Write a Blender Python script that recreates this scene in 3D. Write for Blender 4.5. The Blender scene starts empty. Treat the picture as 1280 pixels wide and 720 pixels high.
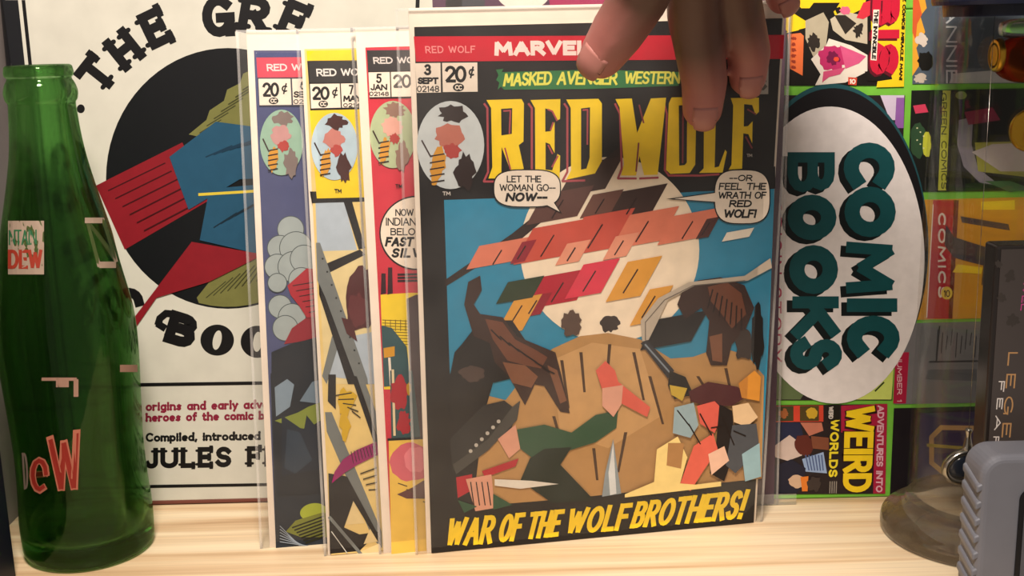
import bpy, bmesh, math, random
from mathutils import Vector, Matrix
from math import sin, cos, pi, radians, sqrt, atan2
random.seed(7)
C = bpy.context.scene.collection
S = 0.001                                   # everything below is in millimetres

# ------------------------------------------------------------------ camera
F_PX, PITCH, ROLL, CAM_H = 1483.9, 0.21962, -0.025, 260.33
_c, _s, _cr, _sr = cos(PITCH), sin(PITCH), cos(ROLL), sin(ROLL)
FW = Vector((0, _c, -_s)); _u = Vector((0, _s, _c)); _r = Vector((1, 0, 0))
RT = _r * _cr + _u * _sr; UP = _u * _cr - _r * _sr
EYE = Vector((0, 0, CAM_H))
cam_d = bpy.data.cameras.new('camera'); cam_d.sensor_width = 36; cam_d.lens = 36 * F_PX / 1280
cam_d.clip_start = 0.01
cam = bpy.data.objects.new('camera', cam_d); C.objects.link(cam)
m3 = Matrix((RT, UP, -FW)).transposed()
cam.matrix_world = Matrix.Translation(EYE * S) @ m3.to_4x4()
bpy.context.scene.camera = cam

# ------------------------------------------------------------------ light, world, exposure
scn = bpy.context.scene
scn.view_settings.view_transform = 'Standard'; scn.view_settings.look = 'None'
scn.view_settings.exposure = 0.0; scn.view_settings.gamma = 1.0
scn.view_settings.use_curve_mapping = False
wd = bpy.data.worlds.new('room_light'); scn.world = wd; wd.use_nodes = True
wd.node_tree.nodes['Background'].inputs[0].default_value = (1.0, 0.88, 0.78, 1)
wd.node_tree.nodes['Background'].inputs[1].default_value = 0.29

def area(name, loc, target, sx, sy, power, col):
    l = bpy.data.lights.new(name, 'AREA'); l.shape = 'RECTANGLE'; l.size = sx * S; l.size_y = sy * S
    l.energy = power; l.color = col
    o = bpy.data.objects.new(name, l); C.objects.link(o)
    o.location = Vector(loc) * S
    o.rotation_euler = (Vector(target) - Vector(loc)).to_track_quat('-Z', 'Y').to_euler()
    return o
area('room_lamp', (-30, 60, 780), (60, 570, 110), 170, 170, 12.5, (1.0, 0.885, 0.79))

# ------------------------------------------------------------------ helpers
def lin(h):
    h = h.lstrip('#'); v = [int(h[i:i + 2], 16) / 255 for i in (0, 2, 4)]
    return tuple(x / 12.92 if x <= .04045 else ((x + .055) / 1.055) ** 2.4 for x in v) + (1,)

MATS = {}
def mat(hexc, rough=.5, kind='print'):
    k = (hexc, rough, kind)
    if k in MATS: return MATS[k]
    m = bpy.data.materials.new(kind + '_' + hexc.strip('#')); m.use_nodes = True
    nt = m.node_tree; b = nt.nodes['Principled BSDF']
    b.inputs['Roughness'].default_value = rough
    b.inputs['Specular IOR Level'].default_value = .3
    col = lin(hexc)
    tc = nt.nodes.new('ShaderNodeTexCoord'); nz = nt.nodes.new('ShaderNodeTexNoise')
    nz.inputs['Scale'].default_value = 160 if kind == 'print' else 60; nz.inputs['Detail'].default_value = 4
    mx = nt.nodes.new('ShaderNodeMix'); mx.data_type = 'RGBA'
    nt.links.new(tc.outputs['Object'], nz.inputs['Vector'])
    nt.links.new(nz.outputs['Fac'], mx.inputs['Factor'])
    mx.inputs[6].default_value = tuple(c * .86 for c in col[:3]) + (1,)
    mx.inputs[7].default_value = tuple(min(1, c * 1.12) for c in col[:3]) + (1,)
    nt.links.new(mx.outputs[2], b.inputs['Base Color'])
    MATS[k] = m
    return m

def simple(name, col, rough=.5, metal=0, trans=0, ior=1.45, spec=.5):
    m = bpy.data.materials.new(name); m.use_nodes = True; b = m.node_tree.nodes['Principled BSDF']
    b.inputs['Base Color'].default_value = lin(col) if isinstance(col, str) else col
    b.inputs['Roughness'].default_value = rough; b.inputs['Metallic'].default_value = metal
    b.inputs['Transmission Weight'].default_value = trans; b.inputs['IOR'].default_value = ior
    b.inputs['Specular IOR Level'].default_value = spec
    return m

def film(name, milk, gloss, rough, col=(1, .97, .93, 1)):
    m = bpy.data.materials.new(name); m.use_nodes = True; nt = m.node_tree
    for n in list(nt.nodes): nt.nodes.remove(n)
    out = nt.nodes.new('ShaderNodeOutputMaterial'); tr = nt.nodes.new('ShaderNodeBsdfTransparent')
    gl = nt.nodes.new('ShaderNodeBsdfGlossy'); gl.inputs['Roughness'].default_value = rough
    df = nt.nodes.new('ShaderNodeBsdfDiffuse'); df.inputs['Color'].default_value = col
    a = nt.nodes.new('ShaderNodeMixShader'); b = nt.nodes.new('ShaderNodeMixShader')
    tc = nt.nodes.new('ShaderNodeTexCoord'); nz = nt.nodes.new('ShaderNodeTexNoise'); nz.inputs['Scale'].default_value = 25
    mp = nt.nodes.new('ShaderNodeMapRange')
    mp.inputs[1].default_value = .35; mp.inputs[2].default_value = .75
    mp.inputs[3].default_value = milk * .5; mp.inputs[4].default_value = milk * 1.5
    fr = nt.nodes.new('ShaderNodeFresnel'); fr.inputs['IOR'].default_value = 1.35
    mu = nt.nodes.new('ShaderNodeMath'); mu.operation = 'MULTIPLY'; mu.inputs[1].default_value = gloss
    nt.links.new(tc.outputs['Object'], nz.inputs['Vector']); nt.links.new(nz.outputs['Fac'], mp.inputs[0])
    nt.links.new(mp.outputs[0], a.inputs[0]); nt.links.new(tr.outputs[0], a.inputs[1]); nt.links.new(df.outputs[0], a.inputs[2])
    nt.links.new(fr.outputs[0], mu.inputs[0]); nt.links.new(mu.outputs[0], b.inputs[0])
    nt.links.new(a.outputs[0], b.inputs[1]); nt.links.new(gl.outputs[0], b.inputs[2])
    nt.links.new(b.outputs[0], out.inputs[0])
    return m

def tag(o, label=None, cat=None, group=None, kind=None):
    for k, v in (('label', label), ('category', cat), ('group', group), ('kind', kind)):
        if v: o[k] = v
    return o

def thing(name, label, cat, loc, group=None):
    o = bpy.data.objects.new(name, None); C.objects.link(o); o.location = Vector(loc) * S
    o['_w'] = [float(x) for x in loc]; o.empty_display_size = .01
    return tag(o, label, cat, group)

class MB:
    """collects faces in mm world space, builds ONE object"""
    def __init__(s): s.v = []; s.f = []; s.m = []; s.mats = []
    def mi(s, m):
        if m not in s.mats: s.mats.append(m)
        return s.mats.index(m)
    def face(s, pts, m):
        n = len(s.v); s.v += [tuple(p) for p in pts]; s.f.append(tuple(range(n, n + len(pts)))); s.m.append(s.mi(m))
    def mesh(s, vs, fs, m):
        n = len(s.v); s.v += [tuple(p) for p in vs]; i = s.mi(m)
        for f in fs: s.f.append(tuple(k + n for k in f)); s.m.append(i)
    def box(s, o, a, b, c, m):              # origin corner, three edge vectors
        o, a, b, c = map(Vector, (o, a, b, c))
        P = [o, o + a, o + a + b, o + b, o + c, o + a + c, o + a + b + c, o + b + c]
        s.mesh(P, [(0, 3, 2, 1), (4, 5, 6, 7), (0, 1, 5, 4), (1, 2, 6, 5), (2, 3, 7, 6), (3, 0, 4, 7)], m)
    def lathe(s, prof, cx, cy, m, n=64, closed=False):
        vs = []; fs = []; k = len(prof)
        for i in range(n):
            a = 2 * pi * i / n
            for r, z in prof: vs.append((cx + r * cos(a), cy + r * sin(a), z))
        for i in range(n):
            j = (i + 1) % n
            for q in range(k if closed else k - 1):
                w = (q + 1) % k
                fs.append((i * k + q, j * k + q, j * k + w, i * k + w))
        if not closed:
            fs.append(tuple(i * k for i in range(n))[::-1]); fs.append(tuple(i * k + k - 1 for i in range(n)))
        s.mesh(vs, fs, m)
    def build(s, name, parent=None, smooth=False, bevel=0, label=None, seg=3, fix=False):
        off = [0, 0, 0]; p = parent
        while p:
            if '_w' in p: off = [off[i] + p['_w'][i] for i in range(3)]
            p = p.parent
        me = bpy.data.meshes.new(name)
        me.from_pydata([((x - off[0]) * S, (y - off[1]) * S, (z - off[2]) * S) for x, y, z in s.v], [], s.f)
        for m in s.mats: me.materials.append(m)
        for i, p_ in enumerate(me.polygons): p_.material_index = s.m[i]; p_.use_smooth = smooth
        if fix:
            bm = bmesh.new(); bm.from_mesh(me); bmesh.ops.remove_doubles(bm, verts=bm.verts, dist=1e-6)
            bmesh.ops.recalc_face_normals(bm, faces=bm.faces); bm.to_mesh(me); bm.free()
        me.update()
        o = bpy.data.objects.new(name, me); C.objects.link(o)
        if parent: o.parent = parent
        if bevel:
            b = o.modifiers.new('bevel', 'BEVEL'); b.width = bevel * S; b.segments = seg; b.limit_method = 'ANGLE'
        if label: o['label'] = label
        return o

def rbox(mb, o, a, b, c, m): mb.box(o, a, b, c, m)

# planes: a printed face standing in the scene, addressed in the photograph's 1280x720 frame
class Plane:
    def __init__(s, o, yaw=0, lean=0, tilt=0):
        s.o = Vector(o); a = Vector((cos(yaw), sin(yaw), 0)); back = Vector((-sin(yaw), cos(yaw), 0))
        u = Vector((0, 0, cos(lean))) + back * sin(lean)
        s.a = a * cos(tilt) + u * sin(tilt); s.u = u * cos(tilt) - a * sin(tilt)
        s.n = s.a.cross(s.u)
    def px(s, x, y):
        d = FW + RT * ((x - 640) / F_PX) - UP * ((y - 360) / F_PX)
        t = (s.o - EYE).dot(s.n) / d.dot(s.n)
        return EYE + d * t
    def uv(s, x, y):
        p = s.px(x, y) - s.o; return p.dot(s.a), p.dot(s.u)
    def at(s, u, v, d=0): return s.o + s.a * u + s.u * v + s.n * d
    def box(s, mb, u0, v0, u1, v1, d0, d1, m):
        mb.box(s.at(u0, v0, d0), s.a * (u1 - u0), s.u * (v1 - v0), s.n * (d1 - d0), m)

# ---------------------------------------------------------------- stroke alphabet
def arc(cx, cy, rx, ry, a0, a1, n=10):
    return [(cx + rx * cos(radians(a0 + (a1 - a0) * i / n)), cy + ry * sin(radians(a0 + (a1 - a0) * i / n))) for i in range(n + 1)]
G = {
 'A': (.72, [[(0, 0), (.36, 1), (.72, 0)], [(.13, .34), (.59, .34)]]),
 'B': (.6, [[(0, 0), (0, 1)], [(0, 1), (.3, 1)] + arc(.32, .77, .24, .23, 90, -90, 6) + [(0, .54)], [(.3, .54)] + arc(.34, .27, .26, .27, 90, -90, 6) + [(0, 0)]]),
 'C': (.64, [arc(.36, .5, .36, .5, 48, 312, 14)]),
 'D': (.68, [[(0, 0), (0, 1)], [(0, 1), (.22, 1)] + arc(.26, .5, .42, .5, 90, -90, 10) + [(0, 0)]]),
 'E': (.54, [[(0, 0), (0, 1)], [(0, 1), (.54, 1)], [(0, .52), (.44, .52)], [(0, 0), (.54, 0)]]),
 'F': (.52, [[(0, 0), (0, 1)], [(0, 1), (.52, 1)], [(0, .52), (.42, .52)]]),
 'G': (.7, [arc(.36, .5, .36, .5, 48, 330, 14) + [(.68, .42)], [(.42, .45), (.7, .45)], [(.68, .45), (.68, 0)]]),
 'H': (.68, [[(0, 0), (0, 1)], [(.68, 0), (.68, 1)], [(0, .5), (.68, .5)]]),
 'I': (.06, [[(.03, 0), (.03, 1)]]),
 'J': (.42, [[(.42, 1), (.42, .25)] + arc(.21, .22, .21, .22, 0, -170, 7)]),
 'K': (.64, [[(0, 0), (0, 1)], [(.6, 1), (.06, .45)], [(.2, .58), (.64, 0)]]),
 'L': (.5, [[(0, 1), (0, 0)], [(0, 0), (.5, 0)]]),
 'M': (.84, [[(0, 0), (.06, 1), (.42, .25), (.78, 1), (.84, 0)]]),
 'N': (.7, [[(0, 0), (0, 1), (.7, 0), (.7, 1)]]),
 'O': (.76, [arc(.38, .5, .38, .5, 90, 450, 20)]),
 'P': (.58, [[(0, 0), (0, 1)], [(0, 1), (.3, 1)] + arc(.32, .73, .26, .27, 90, -90, 7) + [(0, .46)]]),
 'R': (.62, [[(0, 0), (0, 1)], [(0, 1), (.3, 1)] + arc(.32, .74, .26, .26, 90, -90, 7) + [(0, .48)], [(.28, .48), (.62, 0)]]),
 'S': (.56, [arc(.29, .75, .26, .25, 25, 250, 9) + [(.32, .48)] + arc(.27, .25, .28, .25, 70, -160, 9)]),
 'T': (.64, [[(.32, 0), (.32, 1)], [(0, 1), (.64, 1)]]),
 'U': (.66, [[(0, 1), (0, .3)] + arc(.33, .3, .33, .3, 180, 360, 9) + [(.66, 1)]]),
 'V': (.7, [[(0, 1), (.35, 0), (.7, 1)]]),
 'W': (1.0, [[(0, 1), (.25, 0), (.5, .9), (.75, 0), (1, 1)]]),
 'Y': (.68, [[(0, 1), (.34, .48), (.68, 1)], [(.34, .48), (.34, 0)]]),
 'Z': (.6, [[(0, 1), (.6, 1), (0, 0), (.6, 0)]]),
 '0': (.6, [arc(.3, .5, .3, .5, 90, 450, 18)]),
 '1': (.2, [[(.02, .82), (.16, 1), (.16, 0)]]),
 '2': (.56, [arc(.28, .72, .27, .28, 165, -30, 8) + [(.02, 0), (.56, 0)]]),
 '3': (.54, [arc(.26, .76, .24, .24, 150, -80, 8) + [(.22, .52)], [(.22, .52)] + arc(.26, .26, .28, .26, 80, -155, 9)]),
 '4': (.6, [[(.46, 0), (.46, 1), (0, .3), (.6, .3)]]),
 '5': (.54, [[(.5, 1), (.08, 1), (.05, .55)] + arc(.26, .32, .28, .32, 120, -150, 9)]),
 '6': (.56, [arc(.28, .3, .28, .3, 90, 450, 14), [(.0, .32), (.08, .7), (.42, 1)]]),
 '7': (.54, [[(0, 1), (.54, 1), (.18, 0)]]),
 '8': (.56, [arc(.28, .76, .24, .24, 90, 450, 12), arc(.28, .27, .28, .27, 90, 450, 12)]),
 '\u00a2': (.34, [arc(.18, .55, .18, .25, 55, 305, 8), [(.1, .1), (.26, 1)]]),
 '!': (.08, [[(.04, 1), (.04, .34)], [(.04, .0), (.04, .06)]]),
 '-': (.3, [[(0, .42), (.3, .42)]]), '.': (.06, [[(.03, 0), (.03, .04)]]), ',': (.08, [[(.06, .05), (.0, -.15)]]),
 ' ': (.3, []),
 'a': (.46, [arc(.23, .3, .23, .3, 90, 450, 10), [(.46, .6), (.46, 0)]]),
 'b': (.46, [[(0, 1), (0, 0)], arc(.23, .3, .23, .3, 90, 450, 10)]),
 'c': (.42, [arc(.24, .3, .24, .3, 45, 315, 9)]),
 'd': (.46, [[(.46, 1), (.46, 0)], arc(.23, .3, .23, .3, 90, 450, 10)]),
 'e': (.46, [[(.02, .32), (.46, .32)] + arc(.23, .3, .23, .3, 0, 300, 10)]),
 'f': (.3, [[(.1, 0), (.1, .8), (.18, 1), (.3, .98)], [(0, .6), (.28, .6)]]),
 'g': (.46, [arc(.23, .3, .23, .3, 90, 450, 10), [(.46, .6), (.46, -.15), (.3, -.3), (.04, -.25)]]),
 'h': (.46, [[(0, 1), (0, 0)], [(0, .4)] + arc(.23, .37, .23, .23, 180, 0, 6) + [(.46, 0)]]),
 'i': (.06, [[(.03, .6), (.03, 0)], [(.03, .85), (.03, .9)]]),
 'l': (.06, [[(.03, 1), (.03, 0)]]),
 'm': (.74, [[(0, .6), (0, 0)], [(0, .4)] + arc(.185, .4, .185, .2, 180, 0, 6) + [(.37, 0)], [(.37, .4)] + arc(.555, .4, .185, .2, 180, 0, 6) + [(.74, 0)]]),
 'n': (.46, [[(0, .6), (0, 0)], [(0, .4)] + arc(.23, .37, .23, .23, 180, 0, 6) + [(.46, 0)]]),
 'o': (.5, [arc(.25, .3, .25, .3, 90, 450, 12)]),
 'p': (.46, [[(0, .6), (0, -.3)], arc(.23, .3, .23, .3, 90, 450, 10)]),
 'r': (.3, [[(0, .6), (0, 0)], [(0, .35), (.12, .58), (.3, .56)]]),
 's': (.38, [[(.36, .5), (.2, .6), (.04, .48), (.12, .34), (.3, .26), (.34, .1), (.2, 0), (.0, .08)]]),
 't': (.3, [[(.1, .85), (.1, .1), (.2, 0), (.3, .04)], [(0, .6), (.28, .6)]]),
 'u': (.46, [[(0, .6), (0, .2)] + arc(.23, .22, .23, .22, 180, 360, 6), [(.46, .6), (.46, 0)]]),
 'v': (.44, [[(0, .6), (.22, 0), (.44, .6)]]), 'w': (.7, [[(0, .6), (.17, 0), (.35, .55), (.53, 0), (.7, .6)]]),
 'y': (.44, [[(0, .6), (.22, 0)], [(.44, .6), (.22, 0), (.1, -.3)]]),
}
def strips(P, w, cap=True):
    """thick polyline -> runs of edge-sharing quads (no overlaps inside a run); sharp corners start a new run"""
    Q = [P[0]]
    for p in P[1:]:
        if (p - Q[-1]).length > 1e-4: Q.append(p)
    if len(Q) < 2: return []
    closed = len(Q) > 3 and (Q[0] - Q[-1]).length < .02
    runs = []; cur = [Q[0]]
    for i in range(1, len(Q)):
        cur.append(Q[i])
        if i < len(Q) - 1:
            d0 = (Q[i] - Q[i - 1]).normalized(); d1 = (Q[i + 1] - Q[i]).normalized()
            if d0.dot(d1) < .35: runs.append((cur, i)); cur = [Q[i]]
    runs.append((cur, len(Q) - 1)); out = []
    whole = closed and len(runs) == 1
    for R, _ in runs:
        n = len(R); L = []; Rr = []
        for i in range(n):
            if whole and i in (0, n - 1): d0 = (R[0] - R[-2]).normalized(); d1 = (R[1] - R[0]).normalized()
            else:
                d0 = (R[i] - R[i - 1]).normalized() if i else (R[1] - R[0]).normalized()
                d1 = (R[i + 1] - R[i]).normalized() if i < n - 1 else d0
            t = (d0 + d1).normalized(); nn = Vector((-t.y, t.x)); k = w / 2 / max(.5, nn.dot(Vector((-d0.y, d0.x))))
            p = R[i].copy()
            if cap and not whole:
                if i == 0: p = p - d1 * w * (.5 if R is runs[0][0] else .2)
                if i == n - 1: p = p + d0 * w * (.5 if R is runs[-1][0] else .2)
            L.append(p + nn * k); Rr.append(p - nn * k)
        out.append([[Rr[i], Rr[i + 1], L[i + 1], L[i]] for i in range(n - 1)])
    return out

def text_polys(s, W, H, wt, gap=.2, serif=0, slant=0, rag=0):
    """(level, polygon) pairs in a W x H box (px), y up; wt = stroke width in px"""
    tot = sum(G[c][0] for c in s) + gap * (len(s) - 1)
    sx = (W - wt) / max(tot, .05); sy = (H - wt)
    out = []; x0 = 0
    def T(p):
        y = p[1] * sy + wt / 2
        return Vector((p[0] + wt / 2 + slant * (y - H / 2), y))
    for c in s:
        w_, st = G[c]; lv = 0
        for pl in st:
            P = [T(((x0 + x) * sx, y)) for x, y in pl]
            for run in strips(P, wt):
                out += [(lv, q) for q in run]; lv += 1
            if serif:
                for e, q in ((0, 1), (-1, -2)):
                    d = (P[e] - P[q]); y = pl[e][1]
                    if len(P) > 8 and abs(P[0].x - P[-1].x) < .01 and abs(P[0].y - P[-1].y) < .01: continue
                    if abs(d.y) > abs(d.x) * .8 and (abs(y) < .02 or abs(y - 1) < .02 or abs(y - .6) < .02):
                        yy = P[e].y + (wt * .22 if y < .5 else -wt * .22)
                        t = wt * .52
                        out.append((lv, [Vector((P[e].x + sg * (serif - t / 2) + t / 2 * cos(radians(a_)), yy + t / 2 * sin(radians(a_)))) for sg, a_ in ((1, -90), (1, -45), (1, 0), (1, 45), (1, 90), (-1, 90), (-1, 135), (-1, 180), (-1, 225), (-1, 270))])); lv += 1
                    elif abs(d.x) > abs(d.y) * 3 and len(P) == 2 and q == -2 and c in 'EFLTZ':
                        out.append((lv, [P[e] + Vector((-wt * .3, -serif * .8)), P[e] + Vector((wt * .45, -serif * .8)), P[e] + Vector((wt * .45, serif * .8)), P[e] + Vector((-wt * .3, serif * .8))])); lv += 1
        x0 += w_ + gap
    return out

def bil(q, u, v):                            # q = TL, TR, BR, BL ; v up
    tl, tr, br, bl = [Vector(p) for p in q]
    return (bl * (1 - u) + br * u) * (1 - v) + (tl * (1 - u) + tr * u) * v

def arrange(s, quad, wt, **k):
    tl, tr, br, bl = [Vector(p) for p in quad]
    W = ((tr - tl).length + (br - bl).length) / 2; H = ((tl - bl).length + (tr - br).length) / 2
    return [(lv, [tuple(bil(quad, p.x / W, p.y / H)) for p in poly]) for lv, poly in text_polys(s, W, H, wt, **k)]

LAYER = .055
class Print:
    """flat printed shapes lying on a plane; each new shape lies on the ink below it"""
    def __init__(s, plane, base=.02, mp=None): s.p = plane; s.mb = MB(); s.boxes = []; s.base = base; s.mp = mp
    def lay(s, polys):
        polys = [q[1] if isinstance(q[0], int) else q for q in polys]
        xs = [p[0] for q in polys for p in q]; ys = [p[1] for q in polys for p in q]
        b = (min(xs), min(ys), max(xs), max(ys)); l = 0
        for o in s.boxes:
            if o[0] < b[2] and b[0] < o[2] and o[1] < b[3] and b[1] < o[3]: l = max(l, o[4] + 1)
        s.boxes.append(b + (l,)); return l
    def put(s, polys, col, rough=.45):
        d = s.base + LAYER * s.lay(polys); m = mat(col, rough) if isinstance(col, str) else col
        for q in polys:
            lv, q = q if isinstance(q[0], int) else (0, q)
            P = [s.p.px(x, y) + s.p.n * (d + .005 * min(lv, 9)) for x, y in q]
            a = sum((P[i].cross(P[(i + 1) % len(P)]) for i in range(len(P))), Vector())
            if a.dot(s.p.n) < 0: P.reverse()
            s.mb.face(P, m)
    def poly(s, col, *pts, Z=None): s.put([[Z(*p) if Z else p for p in pts]], col)
    def ell(s, col, cx, cy, rx, ry, rot=0, n=40):
        c, sn = cos(radians(rot)), sin(radians(rot))
        s.put([[(cx + rx * cos(t) * c - ry * sin(t) * sn, cy + rx * cos(t) * sn + ry * sin(t) * c) for t in [2 * pi * i / n for i in range(n)]]], col)
    def rect(s, col, x0, y0, x1, y1): s.put([[(x0, y0), (x1, y0), (x1, y1), (x0, y1)]], col)
    def line(s, col, w, *pts, Z=None):
        P = [Vector(Z(*p) if Z else p) for p in pts]; out = []
        for lv, run in enumerate(strips(P, w)): out += [(lv, [tuple(v) for v in q]) for q in run]
        s.put(out, col)
    def text(s, col, t, quad, wt, **k): s.put(arrange(t, quad, wt, **k), col)
    def trect(s, col, t, x0, y0, x1, y1, wt, **k): s.text(col, t, ((x0, y0), (x1, y0), (x1, y1), (x0, y1)), wt, **k)
    def down(s, col, t, x0, y0, x1, y1, wt, **k):  # lettering turned a quarter clockwise, read downwards
        s.text(col, t, ((x1, y0), (x1, y1), (x0, y1), (x0, y0)), wt, **k)
    def glyph(s, col, t, cx, cy, w, h, ang, wt, **k):
        a = radians(ang); r = Vector((cos(a), sin(a))) * w / 2; d = Vector((-sin(a), cos(a))) * h / 2; c = Vector((cx, cy))
        s.text(col, t, (c - r - d, c + r - d, c + r + d, c - r + d), wt, **k)
    def blob(s, col, cx, cy, rx, ry, jag=.25, n=22, rot=0, seed=0):
        rnd = random.Random(seed + int(cx * 7 + cy)); c, sn = cos(radians(rot)), sin(radians(rot)); q = []
        for i in range(n):
            t = 2 * pi * i / n; k = 1 - rnd.random() * jag
            x, y = rx * cos(t) * k, ry * sin(t) * k
            q.append((cx + x * c - y * sn, cy + x * sn + y * c))
        s.put([q], col)
    def hatch(s, col, x, y, dx, dy, n, sx, sy, w): # n short ink strokes
        for i in range(n): s.line(col, w, (x + sx * i, y + sy * i), (x + sx * i + dx, y + sy * i + dy))
    def build(s, name, parent, label=None): return s.mb.build(name, parent, label=label)

def zoom(ox, oy, k): return lambda x, y: (ox + x / k, oy + y / k)

# ================================================================= SETTING
def wood_mat():
    m = bpy.data.materials.new('pine_wood'); m.use_nodes = True; nt = m.node_tree; b = nt.nodes['Principled BSDF']
    tc = nt.nodes.new('ShaderNodeTexCoord'); mp = nt.nodes.new('ShaderNodeMapping'); mp.inputs['Scale'].default_value = (1.2, 34, 34)
    nz = nt.nodes.new('ShaderNodeTexNoise'); nz.inputs['Scale'].default_value = 2.4; nz.inputs['Detail'].default_value = 5; nz.inputs['Distortion'].default_value = .6
    mp2 = nt.nodes.new('ShaderNodeMapping'); mp2.inputs['Scale'].default_value = (3, 240, 240)
    n2 = nt.nodes.new('ShaderNodeTexNoise'); n2.inputs['Scale'].default_value = 3; n2.inputs['Detail'].default_value = 3
    r = nt.nodes.new('ShaderNodeValToRGB'); e = r.color_ramp.elements
    e[0].position = .3; e[0].color = lin('#c39a68'); e[1].position = .62; e[1].color = lin('#f3dcb4')
    e2 = r.color_ramp.elements.new(.45); e2.color = lin('#e2c193')
    mx = nt.nodes.new('ShaderNodeMix'); mx.data_type = 'RGBA'; mx.blend_type = 'MULTIPLY'; mx.inputs['Factor'].default_value = .35
    nt.links.new(tc.outputs['Object'], mp.inputs[0]); nt.links.new(mp.outputs[0], nz.inputs['Vector'])
    nt.links.new(tc.outputs['Object'], mp2.inputs[0]); nt.links.new(mp2.outputs[0], n2.inputs['Vector'])
    nt.links.new(nz.outputs['Fac'], r.inputs[0]); nt.links.new(r.outputs[0], mx.inputs[6]); nt.links.new(n2.outputs['Fac'], mx.inputs[7])
    hs = nt.nodes.new('ShaderNodeBrightContrast'); hs.inputs['Bright'].default_value = .06
    nt.links.new(mx.outputs[2], hs.inputs[0]); nt.links.new(hs.outputs[0], b.inputs['Base Color'])
    b.inputs['Roughness'].default_value = .42
    return m
PINE = wood_mat()
def wall_mat():
    m = mat('#8d8480', .9, 'paint'); return m
WALL = wall_mat()
shelf = MB(); shelf.box((-278, 380, -19), (720, 0, 0), (0, 322, 0), (0, 0, 19), PINE)
o = shelf.build('shelf_board', None, bevel=1.5); tag(o, 'pale pine shelf board with fine grain that everything stands on', 'shelf')
w = MB(); w.box((-300, 702, -19), (760, 0, 0), (0, 12, 0), (0, 0, 520), WALL)
tag(w.build('wall_back'), kind='structure')
w = MB(); w.box((-298, 330, -19), (20, 0, 0), (0, 372, 0), (0, 0, 520), WALL)
tag(w.build('wall_left'), kind='structure')

# ================================================================= BIG PICTURE BOOK
BK = Plane((-268, 627, .6), 0, radians(3))
book = thing('picture_book', 'large white hardcover book with a black disc and arched title, leaning behind the bottle', 'book', (-149, 640, 0))
WHITE = '#c3c1b4'; INK = '#0d0c0e'
def bk(u0, v0, u1, v1, d0, d1, m, name, par=None, bev=.6):
    b = MB(); BK.box(b, u0, v0, u1, v1, d0, d1, m); return b.build(name, par or book, bevel=bev)
bk(6, 2, 237, 303, -1.6, 0, mat(WHITE, .4, 'paper'), 'front_cover')
bk(6, 2, 237, 303, -21, -19.4, mat(WHITE, .4, 'paper'), 'back_cover')
bk(9, 5, 233, 300, -19.3, -1.7, mat('#cdbfa4', .8, 'paper'), 'page_block')
b = MB(); b.lathe([(0, 0), (0.01, 0)], 0, 0, mat(INK)) if False else None
n = 16; vs = []; fs = []
for i in range(n + 1):                     # rounded black spine
    t = pi / 2 + pi * i / n
    for v in (2, 303): vs.append(BK.at(10 + 10.5 * cos(t) * .95, v, -10.5 + 10.5 * sin(t)))
for i in range(n): fs.append((2 * i, 2 * i + 2, 2 * i + 3, 2 * i + 1))
fs.append(tuple(2 * i for i in range(n + 1))); fs.append(tuple(2 * i + 1 for i in range(n, -1, -1)))
sp = MB(); sp.mesh(vs, fs, mat('#14161a', .45, 'paper')); sp.build('spine', book, fix=True)
bk(6, 0, 237, 2.2, -21, .2, mat('#6a3a30', .6, 'paper'), 'lower_edge')
pr = Print(BK)
pr.poly('#14161a', (3, 0), (22.5, 0), (31, 80), (90, 640), (70, 640), (14, 80))
pr.poly(INK, (27, 0), (31.5, 0), (40, 80), (101, 607), (97, 607), (35.5, 80))
pr.poly(INK, (520, -12), (525, -12), (506, 607), (501, 607))
pr.poly(INK, (83, 480), (515, 474), (515, 478), (83, 484.5))
pr.poly(INK, (97, 607.5), (510, 601), (510, 604.5), (97, 611.5))
pr.build('border_lines', book)
# the disc with a plain stand-in of flat colour shapes
da = Print(BK, .02)
cx, cy, RX, RY = 285, 223, 152.5, 163
da.ell('#0b0d10', cx, cy, RX, RY, 0, 72)
OL = '#6b6b3a'; BL = '#1f4a63'; RD = '#7c1620'
def clipped(pts):                          # keep a shape inside the disc
    out = []
    for x, y in pts:
        k = sqrt(((x - cx) / RX) ** 2 + ((y - cy) / RY) ** 2)
        if k > .985: x, y = cx + (x - cx) / k * .985, cy + (y - cy) / k * .985
        out.append((x, y))
    return out
edge = lambda a0, a1, n=14: [(cx + RX * .985 * cos(radians(a0 + (a1 - a0) * i / n)), cy + RY * .985 * sin(radians(a0 + (a1 - a0) * i / n))) for i in range(n + 1)]
da.put([[(236, 168), (258, 150), (262, 138), (280, 126), (284, 112), (300, 104), (304, 92), (322, 84)] + edge(-64, 0) + [(400, 240), (330, 190)]], OL)
da.put([[(246, 372), (262, 352), (250, 350), (275, 336), (268, 330), (300, 318), (330, 300)] + edge(20, 104)], OL)
for i in range(10): da.line('#3e3f22', 1.2, (250 + i * 9, 166 - i * 9), (276 + i * 9, 150 - i * 9))
for i in range(9): da.line('#3e3f22', 1.2, (258 + i * 9, 372 - i * 3), (282 + i * 9, 352 - i * 5))
da.poly(RD, (120, 232), (228, 178), (262, 250), (156, 312))                      # plain slanted bands
for i in range(6): da.line('#3a0a10', 1.6, (136 + i * 9, 238 + i * 10), (206 + i * 8, 204 + i * 10))
da.poly(BL, (212, 196), (270, 152), (420, 172), (420, 218), (300, 224), (236, 262))
da.poly(BL, (262, 236), (420, 222), (420, 306), (318, 316), (250, 300))
da.poly(RD, (240, 302), (330, 318), (262, 352), (196, 372), (168, 412), (158, 410))
da.line('#c9b23a', 3.4, (250, 243), (300, 240), (330, 238))
for i in range(7): da.line('#123044', 1.6, (258 + i * 10, 196 - i * 3), (290 + i * 12, 182 - i * 3))
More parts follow.
